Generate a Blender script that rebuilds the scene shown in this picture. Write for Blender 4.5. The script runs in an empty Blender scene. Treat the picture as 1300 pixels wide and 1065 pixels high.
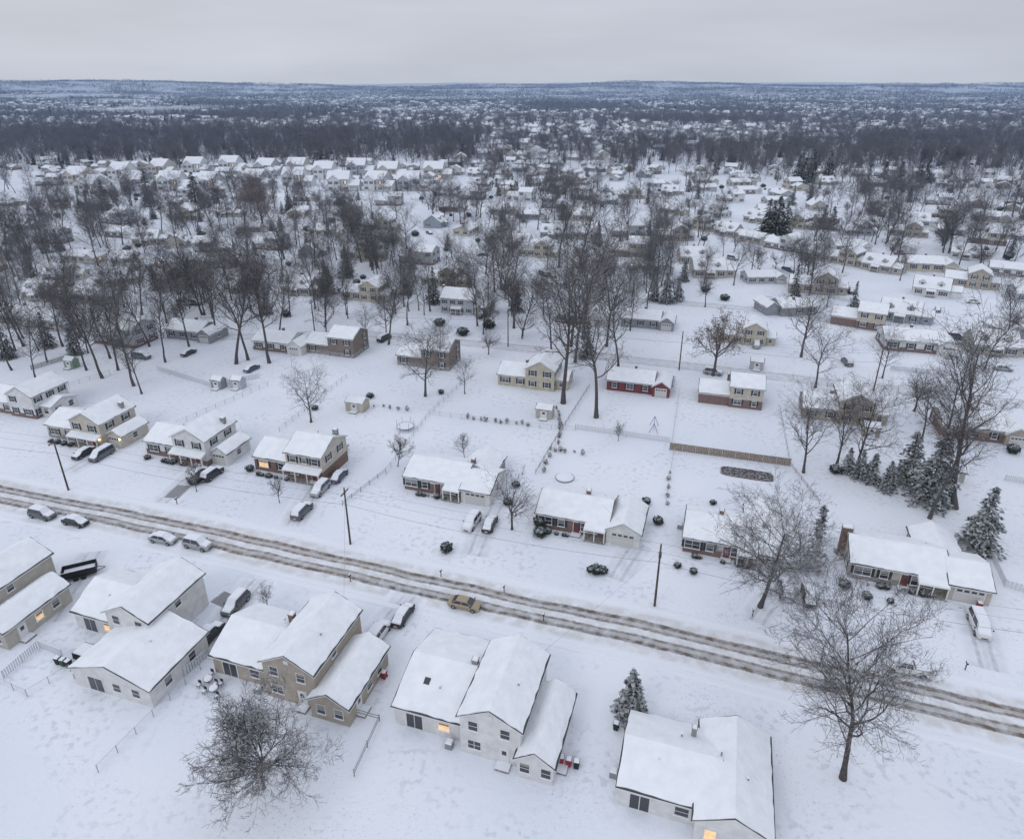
import bpy, math, random
from mathutils import Vector, noise, Matrix
R=random.Random(7)
scene=bpy.context.scene
COL=scene.collection
ROAD=math.radians(-17.4)
# ---------------------------------------------------------------- camera
CAMH=67.0; FPX=866.0; PITCH=math.atan(381.5/866)
cam=bpy.data.objects.new('drone_camera',bpy.data.cameras.new('drone_camera'))
COL.objects.link(cam); scene.camera=cam
cam.location=(0,0,CAMH); cam.rotation_euler=(math.pi/2-PITCH,0,0)
cam.data.sensor_width=36; cam.data.lens=36*FPX/1300; cam.data.shift_y=-45/1300
cam.data.clip_start=1; cam.data.clip_end=40000
# survey: photo reading -> plan position in metres on the flat ground (z=0).
sp,cp=math.sin(PITCH),math.cos(PITCH)
def S(x,y):
    u=(x-650)/FPX; v=(487.5-y)/FPX; t=CAMH/(sp-v*cp)
    return (u*t,(cp+v*sp)*t)
def SH(x,y,yt):
    X,Y=S(x,y); v=(487.5-yt)/FPX; t=Y/(cp+v*sp)
    return X,Y,CAMH-t*(sp-v*cp)
# ---------------------------------------------------------------- materials
MATS={}
def painted_haze_group():  # haze painted into base colours: blue-grey tint grows with distance from origin
    g=bpy.data.node_groups.new('painted_haze','ShaderNodeTree')
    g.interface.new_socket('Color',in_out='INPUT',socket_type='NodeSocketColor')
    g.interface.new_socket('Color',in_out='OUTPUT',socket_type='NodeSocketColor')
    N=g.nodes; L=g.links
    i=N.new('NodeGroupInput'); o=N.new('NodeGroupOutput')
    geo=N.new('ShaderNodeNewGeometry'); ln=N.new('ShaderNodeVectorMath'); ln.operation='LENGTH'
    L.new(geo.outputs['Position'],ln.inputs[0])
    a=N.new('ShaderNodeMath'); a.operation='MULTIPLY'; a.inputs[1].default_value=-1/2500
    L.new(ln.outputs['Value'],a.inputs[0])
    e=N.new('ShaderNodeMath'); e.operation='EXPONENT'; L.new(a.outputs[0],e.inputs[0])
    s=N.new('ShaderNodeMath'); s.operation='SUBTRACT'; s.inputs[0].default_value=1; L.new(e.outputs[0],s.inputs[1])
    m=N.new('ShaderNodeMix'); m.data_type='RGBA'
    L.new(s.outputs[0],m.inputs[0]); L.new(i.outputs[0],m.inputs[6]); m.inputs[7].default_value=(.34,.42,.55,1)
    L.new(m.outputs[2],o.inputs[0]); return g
PAINTED_HAZE=painted_haze_group()
def mixc(N,L,fac,a,b):
    m=N.new('ShaderNodeMix'); m.data_type='RGBA'
    for k,val in ((0,fac),(6,a),(7,b)):
        if isinstance(val,(tuple,list)): m.inputs[k].default_value=(*val[:3],1)
        elif isinstance(val,(int,float)): m.inputs[k].default_value=val
        else: L.new(val,m.inputs[k])
    return m.outputs[2]
def mth(N,L,op,a,b=0,clamp=False):
    m=N.new('ShaderNodeMath'); m.operation=op; m.use_clamp=clamp
    for k,val in ((0,a),(1,b)):
        if isinstance(val,(int,float)): m.inputs[k].default_value=val
        else: L.new(val,m.inputs[k])
    return m.outputs[0]
def mrange(N,L,v,a,b,c=0,d=1,smooth=False):
    r=N.new('ShaderNodeMapRange')
    if smooth: r.interpolation_type='SMOOTHSTEP'
    for k,val in ((1,a),(2,b),(3,c),(4,d)): r.inputs[k].default_value=val
    L.new(v,r.inputs[0]); return r.outputs[0]
def nz(N,L,scale,detail=3,vec=None,lo=.35,hi=.65):
    n=N.new('ShaderNodeTexNoise'); n.inputs['Scale'].default_value=scale; n.inputs['Detail'].default_value=detail
    if vec is not None: L.new(vec,n.inputs['Vector'])
    return mrange(N,L,n.outputs[0],lo,hi)
def mat(name,col,rough=.8,var=.12,vscale=1.5,snow=0,emit=0,spec=.2,metal=0,bump=0,bscale=8,custom=None,siding=0,slo=.25):
    m=bpy.data.materials.new(name); m.use_nodes=True; N=m.node_tree.nodes; L=m.node_tree.links
    b=N['Principled BSDF']; b.inputs['Roughness'].default_value=rough; b.inputs['Specular IOR Level'].default_value=spec
    b.inputs['Metallic'].default_value=metal
    geo=N.new('ShaderNodeNewGeometry'); pos=geo.outputs['Position']
    if var:
        dark=tuple(c*(1-var*1.6) for c in col); lite=tuple(min(.9,c*(1+var)) for c in col)
        c=mixc(N,L,nz(N,L,vscale,2,pos),dark,lite)
    else: c=col
    if custom: c=custom(N,L,pos,c,geo)
    if siding:
        sx=N.new('ShaderNodeSeparateXYZ'); L.new(pos,sx.inputs[0])
        fr=mth(N,L,'FRACT',mth(N,L,'MULTIPLY',sx.outputs[2],siding))
        c=mixc(N,L,mrange(N,L,fr,0,.18),tuple(k*.66 for k in col),c)
    if snow:
        sx=N.new('ShaderNodeSeparateXYZ'); L.new(geo.outputs['Normal'],sx.inputs[0])
        r=mrange(N,L,sx.outputs[2],slo,slo+.35)
        n2=nz(N,L,2.5,1,pos,.5-snow*.35,.62-snow*.1)
        q2=mth(N,L,'MULTIPLY',mth(N,L,'MULTIPLY',r,n2),min(1,snow*1.3))
        c=mixc(N,L,q2,c,(.80,.83,.88))
    h=N.new('ShaderNodeGroup'); h.node_tree=PAINTED_HAZE
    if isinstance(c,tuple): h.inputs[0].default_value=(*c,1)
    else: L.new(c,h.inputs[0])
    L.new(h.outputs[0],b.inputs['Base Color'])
    if emit:
        b.inputs['Emission Color'].default_value=(*col,1); b.inputs['Emission Strength'].default_value=emit
    if bump:
        n=N.new('ShaderNodeTexNoise'); n.inputs['Scale'].default_value=bscale; n.inputs['Detail'].default_value=2; L.new(pos,n.inputs['Vector'])
        bp=N.new('ShaderNodeBump'); bp.inputs['Strength'].default_value=bump; bp.inputs['Distance'].default_value=.15
        L.new(n.outputs[0],bp.inputs['Height']); L.new(bp.outputs[0],b.inputs['Normal'])
    MATS[name]=m; return m
SNOWC=(.775,.80,.865)
def ground_custom(N,L,pos,c,geo):
    c=mixc(N,L,nz(N,L,.035,1,pos,.4,.7),(.79,.815,.875),(.71,.745,.825))
    sp_=nz(N,L,3.2,3,pos,.58,.72); reg=nz(N,L,.06,2,pos,.46,.64)
    c=mixc(N,L,mth(N,L,'MULTIPLY',mth(N,L,'MULTIPLY',sp_,reg),.6),c,(.30,.29,.26))
    tr_=mth(N,L,'MULTIPLY',nz(N,L,1.1,4,pos,.52,.64),nz(N,L,.11,1,pos,.44,.6))
    c=mixc(N,L,mth(N,L,'MULTIPLY',tr_,.5),c,(.50,.53,.59))
    ln=N.new('ShaderNodeVectorMath'); ln.operation='LENGTH'; L.new(pos,ln.inputs[0])
    r=mrange(N,L,ln.outputs['Value'],500,1600); n=nz(N,L,.010,3,pos,.39,.54)
    c=mixc(N,L,mth(N,L,'MULTIPLY',mth(N,L,'MULTIPLY',r,n),.8),c,(.13,.13,.14))
    far=mrange(N,L,ln.outputs['Value'],4500,7000,0,.85)
    return mixc(N,L,far,c,(.12,.13,.15))
mat('snow_ground',SNOWC,.75,0,.5,bump=.6,bscale=1.2,custom=ground_custom)
mat('snow_roof',(.82,.84,.885),.75,.03,.7,bump=.4,bscale=2.2)
mat('snow_pile',(.79,.815,.87),.75,0,2,bump=.4,bscale=4)
def track_mat(name,half,centres,tw,dark,dark2,strength,basec,basestr,lo=.36,hi=.62,floor=.4,core=.15):
    def fn(N,L,pos,c,geo):
        tc=N.new('ShaderNodeUVMap'); tc.uv_map='UVMap'; sx=N.new('ShaderNodeSeparateXYZ'); L.new(tc.outputs[0],sx.inputs[0])
        n1=N.new('ShaderNodeTexNoise'); n1.inputs['Scale'].default_value=.10; n1.inputs['Detail'].default_value=2; L.new(pos,n1.inputs['Vector'])
        n3=N.new('ShaderNodeTexNoise'); n3.inputs['Scale'].default_value=2.2; n3.inputs['Detail'].default_value=4; L.new(pos,n3.inputs['Vector'])
        wob=mth(N,L,'ADD',mth(N,L,'MULTIPLY',mth(N,L,'SUBTRACT',n1.outputs[0],.5),.9),mth(N,L,'MULTIPLY',mth(N,L,'SUBTRACT',n3.outputs[0],.5),.38))
        u=mth(N,L,'ADD',sx.outputs[0],wob)
        tot=None
        for cc,w,s in centres:
            t=mth(N,L,'ABSOLUTE',mth(N,L,'SUBTRACT',u,cc)); v=mth(N,L,'MULTIPLY',mrange(N,L,t,w*tw,w*core,0,1,True),s)
            tot=v if tot is None else mth(N,L,'MAXIMUM',tot,v)
        brk=nz(N,L,.9,5,pos,lo,hi); brk=mth(N,L,'ADD',mth(N,L,'MULTIPLY',brk,1-floor),floor)
        f=mth(N,L,'MULTIPLY',mth(N,L,'MULTIPLY',tot,brk),strength,True)
        au=mth(N,L,'ABSOLUTE',mth(N,L,'ADD',sx.outputs[0],mth(N,L,'MULTIPLY',wob,.8)))
        be=mth(N,L,'MULTIPLY',mth(N,L,'MULTIPLY',mrange(N,L,au,half-.3,half-1.3,0,1,True),nz(N,L,.6,4,pos,.3,.6)),basestr)
        cc_=mixc(N,L,be,SNOWC,basec)
        dk=mixc(N,L,nz(N,L,.03,2,pos,.40,.58),dark,dark2)
        return mixc(N,L,f,cc_,dk)
    mat(name,SNOWC,.6,0,1,bump=.4,bscale=3,custom=fn)
track_mat('road_surface',4.6,((-1.85,.50,1),(-.75,.36,.85),(.80,.36,.9),(1.9,.54,1),(-1.3,.45,.55),(1.35,.45,.5)),1.0,(.105,.088,.073),(.14,.095,.060),.98,(.57,.555,.545),.75,floor=.55,core=.38)
track_mat('side_road_surface',4.0,((-1.9,.5,.9),(-.6,.45,.6),(.7,.45,.7),(2,.5,1)),1.2,(.34,.34,.36),(.40,.40,.42),.8,(.60,.61,.65),.75)
track_mat('driveway_surface',3.0,((-.8,.35,1),(.8,.35,.9),(0,.3,.3)),1.2,(.44,.45,.48),(.36,.36,.38),.7,(.62,.64,.69),.8)
track_mat('cleared_drive',2.0,((0,1.7,1),),1.0,(.17,.17,.175),(.24,.24,.25),.95,(.45,.46,.48),.9,.2,.4,core=.7)
for n,c in dict(siding_white=(.68,.68,.67),siding_cream=(.53,.485,.41),siding_yellow=(.50,.455,.36),siding_tan=(.40,.35,.29),siding_beige=(.46,.425,.37),
    siding_grey=(.28,.29,.31),siding_blue=(.30,.34,.38),siding_brown=(.21,.165,.135),siding_red=(.19,.045,.042),siding_green=(.22,.30,.22),siding_lightgrey=(.46,.47,.49)).items():
    mat(n,c,.7,.07,1,siding=5)
def brickc(N,L,pos,c,geo): return mixc(N,L,nz(N,L,9,2,pos,.45,.6),c,(.25,.175,.15))
mat('brick',(.175,.108,.092),.85,.2,3,custom=brickc)
mat('stone',(.30,.285,.27),.85,.25,3)
mat('shingle',(.07,.068,.07),.9,0,4)
mat('trim',(.68,.68,.67),.6,0)
mat('glass',(.035,.04,.05),.12,0,.8,spec=.6)
mat('glass_lit',(.85,.52,.25),.3,.2,2,emit=.7)
mat('curtain',(.28,.28,.27),.6,0,2)
mat('shutter',(.03,.035,.04),.6,0)
mat('door_red',(.14,.04,.035),.5,0)
mat('garage_door',(.58,.57,.55),.6,0,siding=1.8)
mat('metal',(.28,.29,.30),.5,0,metal=.3)
mat('chainlink',(.40,.41,.43),.6,0)
mat('wood_fence',(.25,.20,.15),.85,.2,3)
mat('grey_wood',(.27,.255,.24),.85,.2,3)
mat('vinyl',(.62,.63,.65),.6,0)
mat('pole_wood',(.10,.07,.05),.9,.2,2)
mat('wire',(.06,.06,.065),.6,0)
mat('black',(.02,.02,.022),.6,0)
mat('bin_red',(.28,.03,.03),.5,0)
mat('bin_green',(.03,.08,.05),.5,0)
mat('play_blue',(.05,.12,.28),.5,0)
mat('lamp_glow',(1,.55,.2),.5,0,emit=14)
mat('tail_light',(.30,.015,.015),.3,0); mat('head_light',(.6,.6,.6),.2,0,spec=.5)
mat('tyre',(.02,.02,.02),.85,0); mat('hub',(.3,.3,.31),.4,0,metal=.5)
for n,c in dict(paint_black=(.02,.02,.022),paint_white=(.66,.66,.66),paint_silver=(.33,.34,.36),paint_grey=(.11,.115,.12),paint_tan=(.34,.27,.18),paint_red=(.20,.03,.03),paint_blue=(.05,.07,.13)).items():
    mat(n,c,.35,0,1,spec=.4)
mat('bark',(.090,.076,.070),.9,.2,3,snow=.28,slo=.4)
mat('bark_snowy',(.085,.072,.067),.9,.2,3,snow=.38,slo=.3)
mat('bark_mid',(.095,.080,.077),.9,0,snow=.20,slo=.4)
mat('bark_far',(.088,.076,.080),.9,0)
mat('leaf_rust',(.20,.085,.05),.8,.3,1.5)
mat('leaf_brown',(.14,.08,.055),.8,.3,1.5)
mat('needles',(.026,.040,.030),.8,.3,1.5,snow=.22,slo=.5)
mat('needles_snowy',(.032,.044,.036),.8,.3,2,snow=.42,slo=.4)
mat('hedge_leaf',(.13,.095,.065),.8,.3,2,snow=.45,slo=.4)
mat('pool_cover',(.05,.034,.03),.7,.3,1.2,snow=.2)
mat('pool_rim',(.12,.05,.045),.7,.2,1.2,snow=.4)
# ---------------------------------------------------------------- mesh builder
class MB:
    def __init__(s): s.v=[]; s.f=[]; s.m=[]; s.p=[]; s.part='body'
    def quad(s,pts,mat):
        n=len(s.v); s.v.extend(pts); s.f.append(tuple(range(n,n+len(pts)))); s.m.append(mat); s.p.append(s.part)
    def hexa(s,P,mat,bottom=True):
        n=len(s.v); s.v.extend(P)
        F=[(4,5,6,7),(0,1,5,4),(1,2,6,5),(2,3,7,6),(3,0,4,7)]
        if bottom: F.append((3,2,1,0))
        for f in F: s.f.append(tuple(n+i for i in f)); s.m.append(mat); s.p.append(s.part)
    def box(s,x0,x1,y0,y1,z0,z1,mat,top=0):
        t=top
        s.hexa([(x0,y0,z0),(x1,y0,z0),(x1,y1,z0),(x0,y1,z0),(x0+t,y0+t,z1),(x1-t,y0+t,z1),(x1-t,y1-t,z1),(x0+t,y1-t,z1)],mat)
    def tube(s,pts,rads,sides,mat,cap=False):
        v=s.v; base=len(v); n=len(pts)
        for i in range(n):
            a=pts[max(0,i-1)]; b=pts[min(n-1,i+1)]
            dx,dy,dz=b[0]-a[0],b[1]-a[1],b[2]-a[2]; l=math.sqrt(dx*dx+dy*dy+dz*dz) or 1; dx/=l;dy/=l;dz/=l
            if abs(dz)<.9: ux,uy,uz=dy,-dx,0
            else: ux,uy,uz=0,dz,-dy
            l=math.sqrt(ux*ux+uy*uy+uz*uz) or 1; ux/=l;uy/=l;uz/=l
            wx,wy,wz=dy*uz-dz*uy,dz*ux-dx*uz,dx*uy-dy*ux
            r=rads[i]; p=pts[i]
            for k in range(sides):
                c=math.cos(6.2832*k/sides)*r; q=math.sin(6.2832*k/sides)*r
                v.append((p[0]+ux*c+wx*q,p[1]+uy*c+wy*q,p[2]+uz*c+wz*q))
        for i in range(n-1):
            for k in range(sides):
                k2=(k+1)%sides
                s.f.append((base+i*sides+k2,base+i*sides+k,base+(i+1)*sides+k,base+(i+1)*sides+k2)); s.m.append(mat); s.p.append(s.part)
        if cap:
            s.f.append(tuple(base+(n-1)*sides+k for k in range(sides))[::-1]); s.m.append(mat); s.p.append(s.part)
            s.f.append(tuple(base+k for k in range(sides))); s.m.append(mat); s.p.append(s.part)
    def mesh(s,name,part=None,smooth=False):
        if part is None: V=s.v; F=s.f; M=s.m
        else:
            idx={}; V=[];F=[];M=[]
            for f,m,p in zip(s.f,s.m,s.p):
                if p!=part: continue
                g=[]
                for i in f:
                    if i not in idx: idx[i]=len(V); V.append(s.v[i])
                    g.append(idx[i])
                F.append(g); M.append(m)
        me=bpy.data.meshes.new(name); me.from_pydata(V,[],F)
        names=list(dict.fromkeys(M))
        for m in names: me.materials.append(MATS[m])
        ix={m:i for i,m in enumerate(names)}
        me.polygons.foreach_set('material_index',[ix[m] for m in M])
        if smooth: me.polygons.foreach_set('use_smooth',[True]*len(F))
        me.update(); return me
def place(me,name,loc,rot=0,scale=1,col=None):
    o=bpy.data.objects.new(name,me); (col or COL).objects.link(o)
    o.location=(loc[0],loc[1],loc[2] if len(loc)>2 else 0); o.rotation_euler=(0,0,rot)
    o.scale=(scale,)*3 if not isinstance(scale,tuple) else scale
    return o
def place_split(mb,name,loc,rot=0):
    e=bpy.data.objects.new(name,None); COL.objects.link(e); e.location=(loc[0],loc[1],0); e.rotation_euler=(0,0,rot)
    for part in dict.fromkeys(mb.p):
        o=bpy.data.objects.new(part,mb.mesh(name+'_'+part,part)); COL.objects.link(o); o.parent=e
    return e
# ---------------------------------------------------------------- houses
LITP=0
def window(mb,o,u,n,w,h,sh=None,kind='w'):
    def bx(a0,a1,z0,z1,d0,d1,m):
        P=[]
        for z in (z0,z1):
            for a,d in ((a0,d1),(a1,d1),(a1,d0),(a0,d0)):
                P.append((o[0]+u[0]*a+n[0]*d,o[1]+u[1]*a+n[1]*d,o[2]+z))
        mb.hexa(P,m)
    mb.part='windows'
    if kind=='garage':
        bx(-w/2-.12,w/2+.12,-h/2,h/2+.12,-.02,.05,'trim'); bx(-w/2,w/2,-h/2,h/2,.0,.07,'garage_door')
        for k in range(4): bx(-w/2+w*(k+.15)/4,-w/2+w*(k+.85)/4,h*.27,h*.42,.0,.085,'glass')
    elif kind=='door':
        bx(-w/2-.1,w/2+.1,-h/2,h/2+.1,-.02,.05,'trim'); bx(-w/2,w/2,-h/2,h/2,0,.07,sh or 'door_red'); bx(-w/4,w/4,h*.1,h*.38,0,.085,'glass')
        bx(-w/2-.3,w/2+.3,-h/2-.1,-h/2+.12,0,1.1,'stone'); bx(-w/2-.28,w/2+.28,-h/2+.12,-h/2+.2,0.02,1.05,'snow_pile')
    elif kind=='patio':
        bx(-w/2-.1,w/2+.1,-h/2,h/2+.1,-.02,.05,'trim')
        for k in (0,1): bx(-w/2+.05+k*w/2,-.05+k*w/2,-h/2+.08,h/2-.05,0,.07,'glass')
    else:
        bx(-w/2-.09,w/2+.09,-h/2-.09,h/2+.09,-.02,.05,'trim'); bx(-w/2,w/2,-h/2,h/2,0,.065,'glass_lit' if R.random()<LITP else 'glass')
        if R.random()<.5: bx(-w/2+.03,w/2-.03,h*(.05+R.random()*.2),h/2-.02,0,.072,'curtain')
        bx(-w/2,w/2,-.03,.03,0,.085,'trim')
        n_=max(1,round(w/.9))
        for k in range(1,n_): a=-w/2+w*k/n_; bx(a-.03,a+.03,-h/2,h/2,0,.09,'trim')
        bx(-w/2-.14,w/2+.14,-h/2-.15,-h/2-.07,-.02,.13,'snow_roof')
        if sh:
            for q in (-1,1):
                a=q*(w/2+.1+.2); bx(a-.19,a+.19,-h/2-.05,h/2+.05,0,.06,sh)
    mb.part='walls'
def gable(mb,x0,x1,y0,y1,h,rise,ax='x',wall='siding_white',low=None,over=.4,z0=0,snow=True,faces=None,wins='auto',sh=None,thick=.17):
    U0,U1,W0,W1=(x0,x1,y0,y1) if ax=='x' else (y0,y1,x0,x1)
    def T(u,w,z): return (u,w,z) if ax=='x' else (w,u,z)
    wm=(W0+W1)/2; half=(W1-W0)/2; sl=rise/half
    mb.part='walls'
    def pl(pts,flip):
        pts=[T(*p) for p in pts]
        if (ax=='y')!=flip: pts=pts[::-1]
        mb.quad(pts,wall)
    pl([(U0,W0,z0),(U1,W0,z0),(U1,W0,h),(U0,W0,h)],False)
    pl([(U1,W1,z0),(U0,W1,z0),(U0,W1,h),(U1,W1,h)],False)
    pl([(U1,W0,z0),(U1,W1,z0),(U1,W1,h),(U1,wm,h+rise-.02),(U1,W0,h)],False)
    pl([(U0,W1,z0),(U0,W0,z0),(U0,W0,h),(U0,wm,h+rise-.02),(U0,W1,h)],False)
    if low and z0==0:
        mb.box(x0-.025,x1+.025,y0-.025,y1+.025,0,low[1],low[0])
    mb.part='roof'
    for q in (-1,1):
        e=half+over; pe=(wm+q*e,h-over*sl); pr=(wm,h+rise)
        A=[T(U0-over*.8,pe[0],pe[1]),T(U1+over*.8,pe[0],pe[1]),T(U1+over*.8,pr[0],pr[1]),T(U0-over*.8,pr[0],pr[1])]
        B=[(a[0],a[1],a[2]+.14) for a in A]
        if (q>0)!=(ax=='y'): A=A[::-1]; B=B[::-1]
        n=len(mb.v); mb.v.extend(A+B)
        for f,m in (((4,5,6,7),'shingle'),((0,1,5,4),'trim'),((1,2,6,5),'trim'),((2,3,7,6),'trim'),((3,0,4,7),'trim'),((3,2,1,0),'trim')):
            mb.f.append(tuple(n+i for i in f)); mb.m.append(m); mb.p.append('roof')
    if snow:
        mb.part='snow_on_roof'
        nu=max(3,int((U1-U0)/.8)); nw=5; ins=.07; rows=[]
        ua,ub=U0-over*.8+ins,U1+over*.8-ins
        for j in range(-nw,nw+1):
            t=abs(j)/nw; w=wm+(1 if j>0 else -1)*t*(half+over-ins); z=h+rise-t*(half+over-ins)*sl+.14
            rows.append((w,z,t))
        base=len(mb.v); g=[]
        for ji,(w,z,t) in enumerate(rows):
            line=[]
            for i in range(nu+1):
                u=ua+(ub-ua)*i/nu
                edge=(i in(0,nu)) or ji in (0,len(rows)-1)
                th=(thick*.75+R.uniform(-.03,.03)) if edge else thick+R.uniform(-.025,.025)
                if ji==nw: th-=.04
                uu=u+(R.uniform(0,.10)*(1 if i==0 else -1) if i in (0,nu) else 0)
                ww=w+(R.uniform(0,.16)*(1 if ji==0 else -1) if ji in (0,len(rows)-1) else 0)
                line.append(T(uu,ww,z+th))
            g.append(line)
        NJ=len(rows)
        for line in g: mb.v.extend(line)
        flip=(ax=='y')
        def add(f):
            mb.f.append(tuple(f[::-1]) if flip else tuple(f)); mb.m.append('snow_roof'); mb.p.append('snow_on_roof')
        for j in range(NJ-1):
            for i in range(nu):
                a=base+j*(nu+1)+i; add((a,a+1,a+nu+2,a+nu+1))
        def skirt(ids,rev):
            b=len(mb.v)
            for k in ids:
                p=mb.v[k]; mb.v.append((p[0],p[1],p[2]-thick*.9))
            for k in range(len(ids)-1):
                f=(ids[k],ids[k+1],b+k+1,b+k)
                add(f if rev else f[::-1])
        skirt([base+i for i in range(nu+1)],False)
        skirt([base+(NJ-1)*(nu+1)+i for i in range(nu+1)],True)
        skirt([base+j*(nu+1) for j in range(NJ)],True)
        skirt([base+j*(nu+1)+nu for j in range(NJ)],False)
    D={'F':((x0+x1)/2,y0,(1,0),(0,-1),x1-x0),'B':((x0+x1)/2,y1,(-1,0),(0,1),x1-x0),'L':(x0,(y0+y1)/2,(0,-1),(-1,0),y1-y0),'Rr':(x1,(y0+y1)/2,(0,1),(1,0),y1-y0)}
    prd=.03 if low else 0
    if wins=='auto':
        wins={}
        for k in (faces or ('F','B','L','Rr')):
            wd=D[k][4]; n=max(1,int(wd/3.0)); lst=[]
            for lv in range(2 if h-z0>4.3 else 1):
                for i in range(n):
                    if R.random()<.85: lst.append((-wd/2+wd*(i+.5)/n,z0+1.55+lv*2.7,R.choice((.9,1.1,1.6)) if lv==0 else .95,1.25,'w'))
            wins[k]=lst
    for k,lst in wins.items():
        cx,cy,u,n,wd=D[k]
        for wv in lst:
            a,z,w,hh=wv[:4]; kd=wv[4] if len(wv)>4 else 'w'
            window(mb,(cx+u[0]*a+n[0]*prd,cy+u[1]*a+n[1]*prd,z),u,n,w,hh,(wv[5] if len(wv)>5 else (sh if kd=='w' else None)),kd)
def chimney(mb,x,y,z1,w=.8,d=.6,m='brick'):
    mb.part='chimney'; mb.box(x-w/2,x+w/2,y-d/2,y+d/2,0,z1,m); mb.box(x-w/2-.06,x+w/2+.06,y-d/2-.06,y+d/2+.06,z1,z1+.1,'stone')
    mb.box(x-w/2,x+w/2,y-d/2,y+d/2,z1+.1,z1+.28,'snow_roof',.1); mb.part='walls'
def vent(mb,x,y,z):
    mb.part='roof_vents'; mb.tube([(x,y,z-.6),(x,y,z+.35)],[.09,.09],6,'metal',True); mb.box(x-.12,x+.12,y-.12,y+.12,z+.35,z+.45,'snow_roof',.04)
def porch(mb,x0,x1,y0,y1,h,posts=3):
    mb.part='porch'; sl=.45
    mb.hexa([(x0,y0,h-sl),(x1,y0,h-sl),(x1,y1,h),(x0,y1,h),(x0,y0,h-sl+.14),(x1,y0,h-sl+.14),(x1,y1,h+.14),(x0,y1,h+.14)],'trim')
    mb.hexa([(x0+.05,y0+.05,h-sl+.14),(x1-.05,y0+.05,h-sl+.14),(x1-.05,y1,h+.14),(x0+.05,y1,h+.14),(x0+.08,y0+.1,h-sl+.32),(x1-.08,y0+.1,h-sl+.32),(x1-.08,y1,h+.33),(x0+.08,y1,h+.33)],'snow_roof')
    for i in range(posts):
        x=x0+.15+(x1-x0-.3)*i/(posts-1); mb.box(x-.08,x+.08,y0+.1,y0+.26,0,h-sl,'trim')
    mb.box(x0,x1,y0+.1,y1,0,.25,'stone'); mb.part='walls'
def aux_ac(mb,x,y):
    mb.part='air_conditioner'; mb.box(x-.4,x+.4,y-.4,y+.4,0,.8,'metal',.02); mb.box(x-.38,x+.38,y-.38,y+.38,.8,.98,'snow_pile',.1); mb.part='walls'
LITP=.06
def near_split(wall,low,gab,name,p,shut='shutter',lights=False,garage=True):
    mb=MB()
    gable(mb,-9,-1,.6,8.6,2.9,1.9,'x',wall,low=low,wins={'F':[(-2,1.6,1.9,1.3),(1.8,1.6,1.1,1.3)],'L':[(0,1.6,1,1.2)],'B':[(0,1.6,1.2,1.2)]},sh=shut)
    if gab=='y': gable(mb,-1.5,6,0,9,5.3,2.0,'y',wall,low=low,wins={'F':[(-2,4.2,1.1,1.3),(1.9,4.2,1.1,1.3),(-2,1.6,1.6,1.2),(1.6,1.15,1,2.1,'door')],'Rr':[(-2,4.2,1,1.2),(2,4.2,1,1.2)],'L':[(2,4.3,.9,1.1)]},sh=shut)
    else: gable(mb,-1.5,6,0,8.8,5.3,1.9,'x',wall,low=low,wins={'F':[(-2.2,4.2,1.2,1.3),(0.2,4.2,.8,1),(2.4,4.2,1.2,1.3),(-2.2,1.6,1.6,1.2),(2,1.15,1,2.1,'door')],'Rr':[(-2,4.2,1,1.2),(2,4.2,1,1.2)],'L':[(0,4.3,.9,1.1)]},sh=shut)
    if garage:
        gable(mb,5.9,9.6,1.2,8,2.6,1.1,'y',wall,wins={'F':[(0,1.15,2.6,2.2,'garage')],'Rr':[(0,1.5,1,1.1)]})
    porch(mb,-1.6,6.1,-1.5,-.03,2.75,4)
    chimney(mb,5.2,6.8,7.6 if gab=='x' else 7.0,.9,.7,'stone')
    vent(mb,-4,6,4.4); vent(mb,2,6,7); aux_ac(mb,-9.8,5)
    if lights:
        mb.part='porch_lamp'; mb.box(5.3,5.5,-.25,-.08,1.9,2.15,'lamp_glow'); mb.box(9.2,9.35,1.0,1.15,1.9,2.1,'lamp_glow')
    place_split(mb,name,p,ROAD)
near_split('siding_cream',('stone',1.0),'y','split_level_house',S(103,564),lights=True)
near_split('siding_white',('brick',1.1),'y','split_level_house',S(232,586))
near_split('siding_cream',('brick',2.2),'x','split_level_house',S(375,607),garage=False)
def ranch_near(name,p,w,wall,low,chx,garage=1,rear=True,gm='siding_white'):
    mb=MB(); a=-w/2
    gable(mb,a,w/2-(5.2 if garage else 0),0,8.8,2.75,1.75,'x',wall,low=low,wins={'F':[(-w*.26,1.6,2.2,1.3),(-w*.10,1.6,1.0,1.2),(w*.05,1.15,1,2.1,'door'),(w*.17,1.55,2.6,1.5)],'L':[(-2,1.6,1,1.2),(2,1.6,1,1.2)],'B':[(-4,1.6,1.2,1.2),(0,1.15,1.8,2.1,'patio'),(4,1.6,1.2,1.2)]},sh='shutter')
    if garage: gable(mb,w/2-5.3,w/2,-.9,7.4,2.6,1.5,'y' if garage==2 else 'x',gm,wins={'F':[(0,1.15,3.6,2.2,'garage')],'Rr':[(0,1.5,1,1.1)]})
    if rear: gable(mb,w*.05,w*.05+6,5,12.2,2.6,1.5,'y','siding_grey',wins={'B':[(0,1.15,2,2,'patio')],'L':[(1.5,1.5,1,1.1)]})
    porch(mb,-w*.02,w/2-5.35 if garage else w*.25,-1.7,-.03,2.6,3)
    chimney(mb,chx,5.5,5.1,1.5 if abs(chx)>w/2-1 else .7,.8); vent(mb,-w*.2,6,3.9); vent(mb,w*.1,6.3,3.9); aux_ac(mb,a-.9,6)
    place_split(mb,name,p,ROAD)
ranch_near('brick_ranch_house',S(568,630),16.5,'siding_white',('brick',2.0),3,garage=1)
ranch_near('brick_ranch_house',S(745,680),17,'brick',None,-1,garage=2,rear=False)
ranch_near('ranch_house',S(936,712),16.5,'siding_lightgrey',('brick',1.2),-3,garage=1)
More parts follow.
